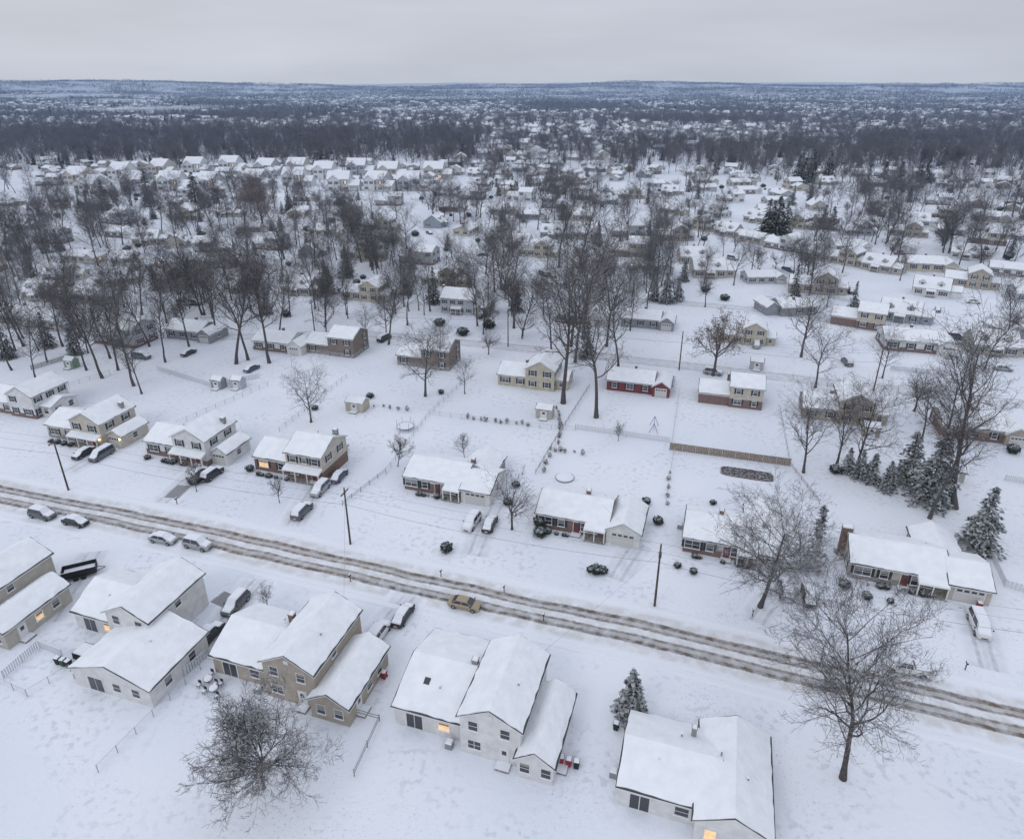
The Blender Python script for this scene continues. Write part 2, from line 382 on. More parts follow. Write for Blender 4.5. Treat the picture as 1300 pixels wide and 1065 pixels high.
ranch_near('beige_ranch_house',S(1162,748),18,'siding_beige',('stone',1.0),-9.2,garage=1,gm='siding_beige')
def backs(name,p,wall,low=None,lx=-11,table=False,ly=9.5,rx=9.0):
    mb=MB()
    gable(mb,lx,-1,0.5,ly,2.9,2.0,'x',wall,low=low,wins={'F':[(-2.6,1.15,2.0,2.1,'patio'),(1,1.6,1.3,1.1)],'L':[(0,1.6,1,1.1)]})
    gable(mb,-2.6,4.2,-.6,10.2,5.5,1.8,'y',wall,low=low,wins={'F':[(-1.9,4.4,1.0,1.2),(1.7,4.4,1.0,1.2),(-1.8,1.6,1.4,1.1),(1.6,1.15,1,2.1,'door','trim')],'L':[(-3,4.6,.9,1.0)],'Rr':[(-1,4.6,.9,1.0)]},sh=None)
    gable(mb,4.1,rx,-1.6,8,2.9,1.35,'y',wall,low=low,wins={'F':[(-1.1,1.6,1.0,1.2),(1.2,1.6,1,1.2)],'Rr':[(-2.5,1.15,1,2.1,'door','trim'),(0,1.6,1,1.1),(2.5,1.6,1,1.1)]})
    mb.part='gable_vent'; mb.box(.5,1.1,-.68,-.6,6.0,6.5,'trim'); mb.part='walls'
    chimney(mb,-3.6,7,5.6,.7,.7,'metal' if wall=='siding_white' else 'brick'); vent(mb,-6.5,3.2,4.0); vent(mb,-4.8,7,4.2); vent(mb,2.6,4,6.7); vent(mb,6,2,3.9); aux_ac(mb,-4,-.5)
    mb.part='skylight'; mb.hexa([(-8.6,3.2,3.95),(-7.9,3.2,3.95),(-7.9,3.9,4.25),(-8.6,3.9,4.25),(-8.6,3.2,4.15),(-7.9,3.2,4.15),(-7.9,3.9,4.45),(-8.6,3.9,4.45)],'glass')
    if table:
        mb.part='patio_furniture'
        for (tx,ty) in ((-9,-2.2),(-10.6,-1.2)):
            mb.tube([(tx,ty,0),(tx,ty,.7)],[.06,.06],5,'black'); mb.tube([(tx,ty,.7),(tx,ty,.76)],[.6,.6],10,'black',True); mb.tube([(tx,ty,.76),(tx,ty,.92)],[.55,.45],10,'snow_pile',True)
            for k in range(3):
                a=k*2.1+tx; cx,cy=tx+math.cos(a)*1.1,ty+math.sin(a)*1.1
                mb.box(cx-.22,cx+.22,cy-.22,cy+.22,.38,.44,'black'); mb.box(cx-.2,cx+.2,cy-.2,cy+.2,.44,.56,'snow_pile',.05)
                mb.box(cx-.22,cx+.22,cy+.2,cy+.25,.44,.95,'black')
                for qx in (-.2,.2):
                    for qy in (-.2,.2): mb.box(cx+qx-.02,cx+qx+.02,cy+qy-.02,cy+qy+.02,0,.38,'black')
    mb.part='walls'
    place_split(mb,name,p,ROAD)
backs('beige_split_level_house',S(-38,795),'siding_beige')
backs('tan_split_level_house',S(368,884),'siding_tan',table=True)
backs('white_split_level_house',S(616,955),'siding_white',ly=12.5,rx=8.0)
mb=MB()
gable(mb,-8.5,1,0,9,2.9,1.6,'x','siding_white',wins={'F':[(-2.6,1.15,2,2.1,'patio'),(1.5,1.6,1.3,1.1)],'L':[(0,1.6,1,1.1)]})
gable(mb,-1,5.8,-1.5,9.8,3.2,1.7,'y','siding_white',wins={'F':[(-1.9,1.6,1,1.2),(1.7,1.6,1,1.2)],'Rr':[(-2,1.6,1,1),(2,1.6,1,1)]})
vent(mb,-5,3,4); vent(mb,1,5,4.9); vent(mb,3.6,3,4.6); vent(mb,-3,6.5,4.2); aux_ac(mb,-9.4,3); chimney(mb,-1.8,7.2,5.0,.5,.5,'metal')
place_split(mb,'white_ranch_house',S(893,1052),ROAD)
mb=MB()
gable(mb,-10,3,4.5,13,2.9,2.0,'x','siding_white',wins={'F':[(-4,1.15,2,2.1,'patio'),(-1,1.6,1.2,1.2)],'L':[(0,1.6,1,1.1)]})
gable(mb,-3,3.8,3.6,13.4,5.4,1.7,'y','siding_white',wins={'F':[(-1.8,4.5,1,1.2),(1.8,4.5,1,1.2)],'L':[(0,4.5,.9,1)],'Rr':[(0,4.5,.9,1)]})
gable(mb,-2,9.5,-3.0,6.5,2.8,1.9,'y','siding_white',wins={'F':[(-2.4,1.15,2.2,2.1,'patio'),(.8,1.6,1,1.1),(3.6,1.6,1,1.1)],'Rr':[(-2,1.6,1,1.1),(2,1.6,1,1.1)],'L':[(-2,1.6,1,1.1)]})
vent(mb,-6,7,4.2); vent(mb,5.5,2,4.2); vent(mb,1,9,6.5); aux_ac(mb,-2.8,-2)
mb.part='snowy_hot_tub'; mb.box(-6,-3.9,0,2.1,0,.9,'black',.03); mb.box(-5.9,-4,.1,2,.9,1.15,'snow_pile',.2)
place_split(mb,'white_house',S(140,850),ROAD)
LITP=.03
def tmpl(kind,wall,low=None,sh='shutter'):
    mb=MB()
    if kind=='ranch':
        gable(mb,-7.5,4,0,8.5,2.75,1.7,'x',wall,low=low,sh=sh); gable(mb,3.8,8,-.9,7,2.6,1.4,'y',wall,wins={'F':[(0,1.15,2.6,2.1,'garage')],'Rr':[(0,1.5,1,1)]}); chimney(mb,-1,5.5,5.0,.6,.6)
    elif kind=='cape':
        gable(mb,-5.5,5.5,0,8.5,2.9,3.0,'x',wall,low=low,sh=sh)
        for dx in (-3,2.6): gable(mb,dx-.9,dx+.9,.9,3.9,4.6,.8,'y',wall,z0=3,over=.2,wins={'F':[(0,4.05,.8,.9)]})
        gable(mb,5.4,9,1,7.5,2.5,1.2,'x',wall,faces=('F','Rr')); chimney(mb,0,5.2,6.6,.6,.6)
        porch(mb,-1.6,1.6,-1.4,-.03,2.6,2)
    elif kind=='split':
        gable(mb,-8,-.5,.5,8.3,2.8,1.8,'x',wall,low=low,sh=sh); gable(mb,-1,6.5,0,8.6,5.3,1.8,'x',wall,low=low,sh=sh); chimney(mb,-1.5,5.5,6.2,.6,.6); vent(mb,2,6,6.8)
    elif kind=='splity':
        gable(mb,-8,-.5,.5,8.3,2.8,1.8,'x',wall,low=low,sh=sh); gable(mb,-1,6,0,9,5.2,2,'y',wall,low=low,sh=sh); gable(mb,5.9,9,1.5,8,2.5,1.1,'x',wall,faces=('F','Rr')); chimney(mb,-2,5.5,5.2,.6,.6)
    elif kind=='colonial':
        gable(mb,-6,6,0,9,5.6,2.6,'x',wall,low=low,sh=sh); gable(mb,5.9,11.5,1,8,2.8,2,'x',wall,wins={'F':[(0,1.2,4.2,2.2,'garage')],'Rr':[(0,1.5,1,1.1)]}); chimney(mb,-6.3,4.5,8.8,.7,.9); porch(mb,-2,2,-1.5,-.03,2.7,3)
    elif kind=='town':
        gable(mb,-5.5,5.5,0,10,5.8,3.4,'x',wall,low=low,sh=sh); gable(mb,-5,1,-1.4,6,5.5,2.2,'y',wall,sh=sh); gable(mb,5.4,10.5,-.8,7,2.9,2.2,'x',wall,wins={'F':[(0,1.2,4,2.2,'garage')]})
    vent(mb,-3,6,3.9 if kind in('ranch','split','splity') else 5)
    return mb.mesh('house_'+kind)
TM={}
for i,(k,w,l) in enumerate([('ranch','siding_white',('brick',1)),('ranch','siding_cream',None),('ranch','siding_tan',('brick',1.9)),('ranch','siding_grey',None),('ranch','siding_lightgrey',None),
   ('cape','siding_white',None),('cape','siding_beige',None),('cape','siding_blue',None),('cape','siding_cream',None),
   ('split','siding_cream',('brick',2.2)),('split','siding_lightgrey',('brick',1)),('split','siding_brown',('stone',1.2)),('split','siding_white',None),('splity','siding_white',('brick',1)),('splity','siding_yellow',None),('splity','siding_lightgrey',None),
   ('colonial','siding_lightgrey',None),('colonial','siding_cream',None),('town','siding_cream',None),('town','siding_lightgrey',None),('town','siding_white',None),('ranch','siding_red',None),('splity','siding_tan',None)]):
    TM[(k,w[7:])]=tmpl(k,w,l)
HOUSES=[]
def hs(x,y,kind,colr,rot=-16,s=1,px=True):
    X,Y=S(x,y) if px else (x,y)
    r=math.radians(rot)
    nm={'ranch':'ranch_house','cape':'cape_cod_house','split':'split_level_house','splity':'split_level_house','colonial':'colonial_house','town':'townhouse'}[kind]
    place(TM[(kind,colr)],('red_' if colr=='red' else '')+nm,(X,Y),r,s)
    HOUSES.append((X-4.5*math.sin(r),Y+4.5*math.cos(r)))
hs(20,528,'splity','white'); hs(240,432,'ranch','grey'); hs(352,447,'ranch','white'); hs(422,452,'split','brown'); hs(540,468,'split','brown'); hs(672,494,'splity','yellow',s=1.0)
hs(808,499,'ranch','red',s=.95); hs(930,517,'split','cream',s=.95); hs(1068,538,'splity','tan'); hs(1245,560,'ranch','tan')
hs(60,418,'ranch','white'); hs(218,364,'splity','yellow'); hs(375,375,'cape','beige'); hs(460,383,'splity','yellow'); hs(580,399,'colonial','lightgrey',s=.9); hs(560,364,'splity','yellow')
hs(820,417,'ranch','grey'); hs(945,438,'splity','yellow',s=.9); hs(1035,374,'splity','tan',-20,1.1); hs(1165,448,'ranch','white',-15,1.15); hs(1262,452,'cape','beige'); hs(680,327,'splity','yellow'); hs(655,316,'cape','white'); hs(530,336,'split','lightgrey')
hs(148,440,'split','lightgrey'); hs(300,372,'cape','white'); hs(110,385,'ranch','lightgrey'); hs(735,412,'ranch','white')
Rrow=[(880,292),(918,300),(955,309),(990,318),(1025,327),(1065,336),(1110,345),(850,272),(900,275),(955,283),(1005,290)]
for i,(x,y) in enumerate(Rrow): hs(x,y,*[('splity','yellow'),('cape','beige'),('ranch','cream'),('splity','white'),('cape','cream')][i%5],rot=-48)
for i,(x,y) in enumerate([(1100,292),(1150,301),(1210,299),(1255,311),(1292,305),(1180,377),(1230,366),(1284,351),(1090,417),(1140,409),(1225,330)]): hs(x,y,*[('cape','white'),('splity','tan'),('ranch','white'),('split','cream'),('cape','blue')][i%5],rot=-30)
for i,(x,y) in enumerate([(95,236),(110,249),(150,229),(168,243),(200,224),(245,221),(290,219),(335,223),(375,222),(372,237),(410,228),(452,223),(492,228),(430,243),(475,243),(518,243),(550,228),(215,243),(260,244),(320,240)]):
    hs(x,y,'town',['cream','white','white','lightgrey'][i%4],rot=-10+R.uniform(-15,15),s=1.35)
for i,(x,y) in enumerate([(150,302),(230,280),(285,276),(60,310),(100,334),(20,292),(20,412),(480,294),(45,382),(600,254),(640,273),(700,303),(740,254),(800,253),(850,248),(340,318),(410,300)]):
    hs(x,y,*[('ranch','white'),('splity','yellow'),('cape','beige'),('split','lightgrey'),('ranch','cream'),('cape','blue')][i%6],rot=-14)
# ---------------------------------------------------------------- roads
def smooth(P,n=8):
    out=[]
    for i in range(len(P)-1):
        p0=P[max(0,i-1)];p1=P[i];p2=P[i+1];p3=P[min(len(P)-1,i+2)]
        for k in range(n):
            t=k/n
            out.append(tuple(.5*((2*p1[j])+(-p0[j]+p2[j])*t+(2*p0[j]-5*p1[j]+4*p2[j]-p3[j])*t*t+(-p0[j]+3*p1[j]-3*p2[j]+p3[j])*t**3) for j in (0,1)))
    out.append(P[-1]); return out
def offs(P,d):
    o=[]
    for i,p in enumerate(P):
        a=P[max(0,i-1)];b=P[min(len(P)-1,i+1)]; dx,dy=b[0]-a[0],b[1]-a[1]; l=math.hypot(dx,dy) or 1
        o.append((p[0]-dy/l*d,p[1]+dx/l*d))
    return o
def ribbon(name,P,half,z,mt):
    A=offs(P,-half);B=offs(P,half); V=[];F=[];UV=[]
    s=0; ss=[0]
    for a,b in zip(P,P[1:]): s+=math.dist(a,b); ss.append(s)
    for a,b in zip(A,B): V+=[(*a,z),(*b,z)]
    for i in range(len(P)-1):
        F.append((2*i,2*i+2,2*i+3,2*i+1)); UV+=[(-half,ss[i]),(-half,ss[i+1]),(half,ss[i+1]),(half,ss[i])]
    me=bpy.data.meshes.new(name); me.from_pydata(V,[],F); me.materials.append(MATS[mt]); u=me.uv_layers.new(name='UVMap')
    for i,c in enumerate(UV): u.data[i].uv=c
    me.update(); return me
def kerb(mb,P,c):
    A=offs(P,c-.15);B=offs(P,c-.05);C=offs(P,c+.25);D=offs(P,c+.9)
    for i in range(len(P)-1):
        for a,b,za,zb in ((A,B,0.0,.10),(B,C,.10,.11),(C,D,.11,0.0)):
            mb.quad([(*a[i],za),(*a[i+1],za),(*b[i+1],zb),(*b[i],zb)],'snow_pile')
STREETS=[]
def densify(P,step=1.0):
    o=[]
    for a,b in zip(P,P[1:]):
        n=max(1,int(math.dist(a,b)/step))
        o+=[(a[0]+(b[0]-a[0])*k/n,a[1]+(b[1]-a[1])*k/n) for k in range(n)]
    return o+[P[-1]]
main=densify(smooth([S(-260,578),S(-100,603),S(0,627),S(200,667),S(445,722),S(650,768),S(831,807),S(1000,848),S(1150,882),S(1300,918),S(1500,965),S(1800,1040)]),1.5)
e=bpy.data.objects.new('street',None); COL.objects.link(e)
o=place(ribbon('road_surface',main,4.6,.004,'road_surface'),'road_surface',(0,0)); o.parent=e
mb=MB(); kerb(mb,main,4.75); kerb(mb,offs(main,-4.75-.9+.0),0) ; o=place(mb.mesh('kerb'),'kerb',(0,0)); o.parent=e
STREETS.append((main,7))
def side_street(pts,w=7,name='street'):
    P=densify(smooth(pts),2); place(ribbon(name,P,w/2+.6,.004,'side_road_surface'),name,(0,0)); STREETS.append((P,w/2+1))
side_street([S(-150,408),S(100,418),S(260,428),S(450,424),S(640,440),S(830,460),S(1000,480),S(1290,512),S(1500,540)])
side_street([S(705,375),S(640,345),S(590,320),S(540,290),S(500,262)],6)
side_street([S(800,263),S(870,279),S(960,300),S(1060,324),S(1200,352),S(1340,372)],6)
side_street([S(700,378),S(850,384),S(1000,398),S(1150,425),S(1320,440)],6)
def drive(a,b,w,mt='driveway_surface',name='driveway',half=3.0):
    A,B=S(*a),S(*b); P=densify([A,B],1); place(ribbon(name,P,half,.0085 if mt=='driveway_surface' else .0145,mt),name,(0,0))
for a,b,w in [((150,563),(85,600),5),((262,590),(205,638),5.5),((408,607),(370,668),5.5),((632,638),(600,705),5.5),((812,690),(780,735),6),((1010,725),(960,790),5.5),((1232,770),(1256,850),6),
    ((250,835),(330,735),6),((470,820),(520,755),5.5),((60,790),(120,700),5)]: drive(a,b,w)
drive((276,768),(294,754),3,'cleared_drive',half=1.9); drive((218,632),(234,616),2.5,'cleared_drive',half=1.5)
# ---------------------------------------------------------------- ground
def sst(a,b,x): t=max(0,min(1,(x-a)/(b-a))); return t*t*(3-2*t)
def terrain(x,y):
    d=math.hypot(x,y)
    if d<1200: return 0
    a=sst(1200,4200,d); z=a*(26*noise.noise(Vector((x/1100,y/900,1)))+10*noise.noise(Vector((x/400,y/380,4))))
    z+=sst(3800,9000,d)*(46+50*noise.noise(Vector((x/2600,y/2600,9))))
    return z
ys=[-500,-200,0]; s=30.0
while ys[-1]<15000: ys.append(ys[-1]+s); s*=1.035
xs=[0]; s=40
while xs[-1]<14000: xs.append(xs[-1]+s); s*=1.06
xs=[-x for x in xs[:0:-1]]+xs
V=[(x,y,terrain(x,y)) for y in ys for x in xs]; nx=len(xs)
F=[(j*nx+i,j*nx+i+1,(j+1)*nx+i+1,(j+1)*nx+i) for j in range(len(ys)-1) for i in range(nx-1)]
me=bpy.data.meshes.new('ground'); me.from_pydata(V,[],F); me.materials.append(MATS['snow_ground']); me.polygons.foreach_set('use_smooth',[True]*len(F)); me.update()
place(me,'ground',(0,0))
# ---------------------------------------------------------------- trees
def nrm(a):
    l=math.sqrt(a[0]**2+a[1]**2+a[2]**2) or 1; return (a[0]/l,a[1]/l,a[2]/l)
def bare_tree(seed,H=20,form='tall',levels=4,mt='bark',nch=(15,8,7,5),leaf=None,twig=.02,tr_=1):
    rg=random.Random(seed); mb=MB(); g=rg.gauss
    seg=(9,6,4,2,1); wig=(.06,.17,.24,.30,.3); trop=(.02,.10,.07,.05,.02); sides=(8,5,3,3,3)
    ST={'tall':.36,'oak':.26,'spread':.72,'small':.25}[form]
    def grow(p,d,L,r,lv):
        n=seg[lv]; pts=[p]; ds=[d]
        for i in range(n):
            d=nrm((d[0]+g(0,wig[lv]),d[1]+g(0,wig[lv]),d[2]+g(0,wig[lv]*.6)+trop[lv]))
            p=(p[0]+d[0]*L/n,p[1]+d[1]*L/n,p[2]+d[2]*L/n); pts.append(p); ds.append(d)
        tip=.25 if lv else (.18 if form!='spread' else .75)
        rad=[max(twig*.5,r*(1-(1-tip)*(i/n)**.9)) for i in range(n+1)]
        if lv==0: rad[0]*=1.35
        mb.tube(pts,rad,sides[lv],mt)
        if leaf and lv>=levels-1:
            for k in range(2):
                q=pts[-1]; s=.15
                a=nrm((g(0,1),g(0,1),g(0,1))); b=nrm((g(0,1),g(0,1),g(0,1))); q=(q[0]+g(0,.25),q[1]+g(0,.25),q[2]+g(0,.25))
                mb.quad([(q[0]-a[0]*s,q[1]-a[1]*s,q[2]-a[2]*s),(q[0]+b[0]*s,q[1]+b[1]*s,q[2]+b[2]*s),(q[0]+a[0]*s,q[1]+a[1]*s,q[2]+a[2]*s)],leaf)
        if lv>=levels-1: return
        nc=int(nch[lv]*rg.uniform(.8,1.2)); st=ST if lv==0 else .15
        for k in range(nc):
            t=min(.995,st+(1-st)*(k+rg.random())/nc); ii=min(n-1,int(t*n)); fr=t*n-ii
            a=pts[ii];b=pts[ii+1]; q=(a[0]+(b[0]-a[0])*fr,a[1]+(b[1]-a[1])*fr,a[2]+(b[2]-a[2])*fr)
            rr=rad[ii]+(rad[ii+1]-rad[ii])*fr
            dd=ds[ii+1]; az=rg.uniform(0,6.2832)
            if abs(dd[2])<.9: u=nrm((dd[1],-dd[0],0))
            else: u=nrm((0,dd[2],-dd[1]))
            w=(dd[1]*u[2]-dd[2]*u[1],dd[2]*u[0]-dd[0]*u[2],dd[0]*u[1]-dd[1]*u[0])
            if lv==0: an=math.radians({'tall':rg.uniform(28,62),'oak':rg.uniform(35,72),'spread':rg.uniform(20,66),'small':rg.uniform(25,60)}[form]); az=k*2.4+rg.uniform(-.5,.5)
            else: an=math.radians(rg.uniform(25,65))
            c,s=math.cos(an),math.sin(an); ca,sa=math.cos(az),math.sin(az)
            nd=nrm(tuple(dd[j]*c+(u[j]*ca+w[j]*sa)*s for j in range(3)))
            if lv==0:
                f_=(t-st)/(1-st); dome=(.62+.5*math.sin(min(1,f_*1.5+.15)*2.2)) if form in('tall','oak') else 1
                Lc={'tall':H*.35*dome,'oak':H*.42*dome,'spread':H*.60,'small':H*.5*(1.1-.6*t)}[form]*rg.uniform(.7,1.15)
                rc=max(.06,min(rr*.62,Lc*.021))
            else:
                Lc=L*(.60,.56,.52)[min(2,lv-1)]*(1.15-.6*t)*rg.uniform(.65,1.25); rc=max(twig*.7,min(rr*.65,Lc*.017))
            grow(q,nd,Lc,rc,lv+1)
    TL={'tall':.92,'oak':.85,'spread':.38,'small':.7}[form]*H
    TR={'tall':.0145,'oak':.0155,'spread':.022,'small':.013}[form]*H*tr_
    grow((0,0,-.1),(g(0,.03),g(0,.03),1),TL,TR,0)
    top=max(v[2] for v in mb.v)
    return mb.mesh('bare_tree_mesh'),top
def conifer(seed,H=10,Rr=2.6,mt='needles',dn=1.0,q=.32):
    rg=random.Random(seed); mb=MB(); mb.tube([(0,0,0),(0,0,H*.95)],[.16+H*.01,.03],6,'bark')
    z=H*.06
    while z<H*.985:
        rr=Rr*((1-z/H)**.8)*rg.uniform(.8,1.12)+.12; n=int((7+rr*3.2)*dn)
        for k in range(n):
            a=rg.uniform(0,6.2832); L=rr*rg.uniform(.5,1.15); m=max(2,int(L/.26))
            ca,sa=math.cos(a),math.sin(a)
            for i in range(m):
                t=(i+rg.random())/m
                if t<.25 and rr>1: continue
                d=L*t; px,py,pz=ca*d,sa*d,z+.25*L*t-.65*L*t*t+rg.uniform(-.12,.12)
                s=q*rg.uniform(.6,1.25); lx,ly,lz=ca*s*1.2,sa*s*1.2,-.3*s+rg.uniform(-.2,.2)*s
                wx,wy,wz=-sa*s*.7,ca*s*.7,rg.uniform(-.5,.5)*s
                mb.quad([(px-lx*.4,py-ly*.4,pz-lz*.4),(px-wx,py-wy,pz-wz),(px+lx,py+ly,pz+lz),(px+wx,py+wy,pz+wz)],mt)
        z+=H*.028+.08
    return mb.mesh('conifer_mesh'),H
def bush(seed,w=1,h=1,mt='needles_snowy',n=700,q=.14):
    rg=random.Random(seed); mb=MB()
    mb.tube([(0,0,0),(0,0,h*.5)],[.06,.04],5,'bark')
    for k in range(n):
        d=nrm((rg.gauss(0,1),rg.gauss(0,1),rg.gauss(0,1))); r=rg.uniform(.35,1.0)**.5*(1+.45*noise.noise(Vector(d)*2.5+Vector((seed,0,0))))
        p=(d[0]*w*r,d[1]*w*r,h*.52+d[2]*h*.5*r)
        a=nrm((d[1]+rg.gauss(0,.5),-d[0]+rg.gauss(0,.5),rg.gauss(0,.5))); b=nrm((d[1]*a[2]-d[2]*a[1],d[2]*a[0]-d[0]*a[2],d[0]*a[1]-d[1]*a[0]))
        s=q*rg.uniform(.6,1.3)
        P=[(p[0]-a[0]*s,p[1]-a[1]*s,p[2]-a[2]*s),(p[0]-b[0]*s,p[1]-b[1]*s,p[2]-b[2]*s),(p[0]+a[0]*s,p[1]+a[1]*s,p[2]+a[2]*s),(p[0]+b[0]*s,p[1]+b[1]*s,p[2]+b[2]*s)]
        if (P[1][0]-P[0][0])*(P[2][1]-P[0][1])-(P[1][1]-P[0][1])*(P[2][0]-P[0][0])<0: P=P[::-1]
        mb.quad(P,mt)
    return mb.mesh('bush_mesh'),h
BT={}
BT['tall']=[bare_tree(s,22,'tall',5,nch=(22,8,5,3),twig=.026) for s in (1,2,3,4,5)]
BT['oak']=[bare_tree(s,20,'oak',5,nch=(17,9,5,3),twig=.026) for s in (11,12,13,14)]
BT['spread']=[bare_tree(s,12,'spread',5,nch=(9,10,6,4),twig=.022) for s in (21,22)]
BT['big']=[bare_tree(s,22,'oak',5,mt='bark_snowy',nch=(24,10,7,5),twig=.024) for s in (31,32)]
BT['snowy']=[bare_tree(s,9,'spread',5,mt='bark_snowy',nch=(14,12,8,6),twig=.018,tr_=.6) for s in (43,)]
BT['small']=[bare_tree(s,6,'small',4,nch=(14,8,7,4),twig=.02,mt='bark_snowy') for s in (51,52)]
BT['rust']=[bare_tree(61,18,'oak',5,nch=(16,9,6,4),leaf='leaf_rust')]
BT['brown']=[bare_tree(62,12,'spread',5,nch=(9,9,6,4),leaf='leaf_brown')]
MT=[bare_tree(s,20,f,4,mt='bark_mid',nch=(17,8,6,4),twig=.05) for s,f in ((91,'oak'),(92,'tall'),(93,'oak'),(94,'tall'),(95,'oak'),(96,'tall'))]
CN=[conifer(1,11,2.9),conifer(2,12,2.5),conifer(3,9,2.8)]
CNS=[conifer(4,7,2.5,'needles_snowy'),conifer(5,8,2.6,'needles_snowy'),conifer(6,7,1.1,'needles_snowy',q=.22)]
BU=[bush(1,1,1.6),bush(2,1.2,1.5),bush(3,.8,1.2)]
HB=[bush(5,.42,1.2,'hedge_leaf',130,.075),bush(6,.48,1.0,'hedge_leaf',130,.075)]
def tr(kind,x,y,yt,i=None,name='bare_tree',lean=(0,0),wide=1):
    X,Y,h=SH(x,y,yt)
    src={'cn':CN,'cns':CNS}.get(kind) or BT[kind]
    me,t=src[R.randrange(len(src)) if i is None else i%len(src)]
    s=h/t; o=place(me,name,(X,Y),R.uniform(0,6.28),(s*wide,s*wide,s))
    if lean!=(0,0): o.rotation_euler=(lean[0],lean[1],o.rotation_euler[2])
    return o
tr('big',1070,988,735,0,wide=.95); tr('big',965,770,596,1,wide=1.25); tr('oak',395,536,448,0,wide=1.25)
tr('tall',715,512,300,0,wide=1.15); tr('tall',757,530,328,1,wide=1.1); tr('tall',300,462,288,2,lean=(0,-.08)); tr('tall',315,457,292,3,lean=(0,-.05)); tr('tall',342,461,295,4,lean=(0,-.06))
tr('tall',1212,645,380,1,lean=(0,.16),wide=1.1); tr('tall',1180,658,490,2,lean=(0,.03)); tr('spread',650,672,596,0,wide=.9); tr('small',505,592,548,0); tr('snowy',335,1000,872,0,wide=1.1)
tr('brown',905,477,388,name='oak_tree'); tr('spread',1160,522,460,1); tr('oak',1035,492,400,1,wide=1.2); tr('spread',620,450,415); tr('oak',540,503,400,2,wide=1.15); tr('oak',465,430,378)
for x,y,yt in [(150,470,335),(170,490,345),(130,480,325),(30,440,325),(190,440,330),(95,330,250),(10,330,245),(1220,500,420),(740,430,228),(785,470,325),(800,420,345),(895,390,320),(560,470,400),(180,500,410),(60,460,370),(730,460,310),(770,440,300),(110,470,360),(140,455,335),
    (745,400,260),(210,460,355),(275,430,315),(80,440,335),(15,470,370),(710,340,222),(1250,470,370),(1275,440,340),(240,440,335),(700,450,335),(775,400,290),(355,430,325),(45,480,385),(735,345,215),(260,385,290),(180,400,300)]: tr('tall',x,y,yt)
for x,y,yt in [(550,280,215),(510,360,290),(480,340,270),(640,300,235),(700,270,205),(960,350,308),(1140,330,245),(1245,290,220),(790,225,192),(570,250,212),(1085,600,468),(1020,600,482),(1062,590,476),(765,380,300),(690,400,330),(725,440,300),(830,330,280),(260,400,310),(330,400,320),(230,390,300),(1200,560,440),(1170,560,465),(490,430,355),(440,400,330),(1120,480,400),(30,400,310),(85,400,305),(590,500,450),(650,400,340),(620,380,320),(415,430,360),(300,340,260),(400,340,260),(450,300,235),(850,350,290)]: tr('oak',x,y,yt)
for x,y,yt in [(250,624,590),(355,638,605),(590,582,552),(440,580,562),(340,772,742),(785,560,535),(1285,430,395)]: tr('small',x,y,yt,name='young_tree')
tr('rust',335,292,216,name='rust_leaved_oak_tree',wide=1.3); tr('rust',590,300,270,name='rust_leaved_oak_tree')
for x,y,yt,k,i in [(1240,697,618,'cns',1),(1150,612,548,'cns',0),(1178,637,545,'cns',1),(1125,622,585,'cns',0),(1030,722,640,'cns',2),(800,907,850,'cns',0),(845,384,345,'cns',0),(860,382,352,'cns',1),(830,381,350,'cns',0),
     (135,267,228,'cn',0),(190,262,213,'cn',1),(250,264,218,'cn',0),(745,454,408,'cn',1),(415,374,330,'cn',2),(440,352,312,'cn',0),(515,373,345,'cn',2),(1055,292,262,'cn',2),(1045,290,260,'cn',2),(95,450,415,'cns',0),(15,455,430,'cns',1),(1090,607,570,'cns',1),(1010,395,370,'cn',2),(1180,640,585,'cns',2),(1163,235,200,'cn',1),(1030,232,195,'cn',0),(1140,240,205,'cn',2),
     (973,295,252,'cn',0),(985,298,249,'cn',2),(996,296,255,'cn',0),(980,292,255,'cn',2),(1105,612,575,'cns',0),(1075,600,568,'cns',1),(1165,238,205,'cn',0),(1120,236,205,'cn',2),(1050,230,190,'cn',0),(1018,238,200,'cn',2),(1175,232,200,'cn',2),(1100,240,208,'cn',1),(1030,225,188,'cn',0),(1012,228,194,'cn',0)]:
    tr(k,x,y,yt,i,name='spruce_tree' if k=='cn' else 'snowy_spruce_tree',wide=1.25 if k=='cn' else 1)
for x,y,s,i in [(567,700,1,0),(757,727,.9,1),(750,726,.8,2),(765,727,.7,1),(686,668,1.2,0),(722,668,1.1,1),(696,662,.9,2),(835,665,1.1,2),(686,680,1,1),(1285,575,1.2,0),(248,614,1,1),(655,618,.9,2),(318,598,.8,0),(1072,745,.8,1),(520,600,.8,1),(1100,760,.7,0),(645,640,.8,1),(1130,765,.6,2),(860,720,.7,2),(880,728,.6,0),(470,505,.8,1),(560,500,.7,0),(820,640,.8,0),(1060,600,1,1),(905,640,.7,2),(400,520,.7,1)]:
    me,t=BU[i]; place(me,'evergreen_bush',S(x,y),R.uniform(0,6),s)
def hedge(a,b,n):
    A,B=S(*a),S(*b); mbx=bpy.data.objects.new('hedge_row',None); COL.objects.link(mbx)
    for k in range(n):
        me,t=HB[k%2]; o=place(me,'shrub',(A[0]+(B[0]-A[0])*k/(n-1)+R.uniform(-.4,.4),A[1]+(B[1]-A[1])*k/(n-1)+R.uniform(-.4,.4)),R.uniform(0,6),R.uniform(.6,1.25)); o.parent=mbx
hedge((475,516),(515,521),5); hedge((592,531),(672,541),10); hedge((700,571),(738,577),5); hedge((708,520),(712,556),9); hedge((690,600),(712,556),6); hedge((848,640),(852,600),5)
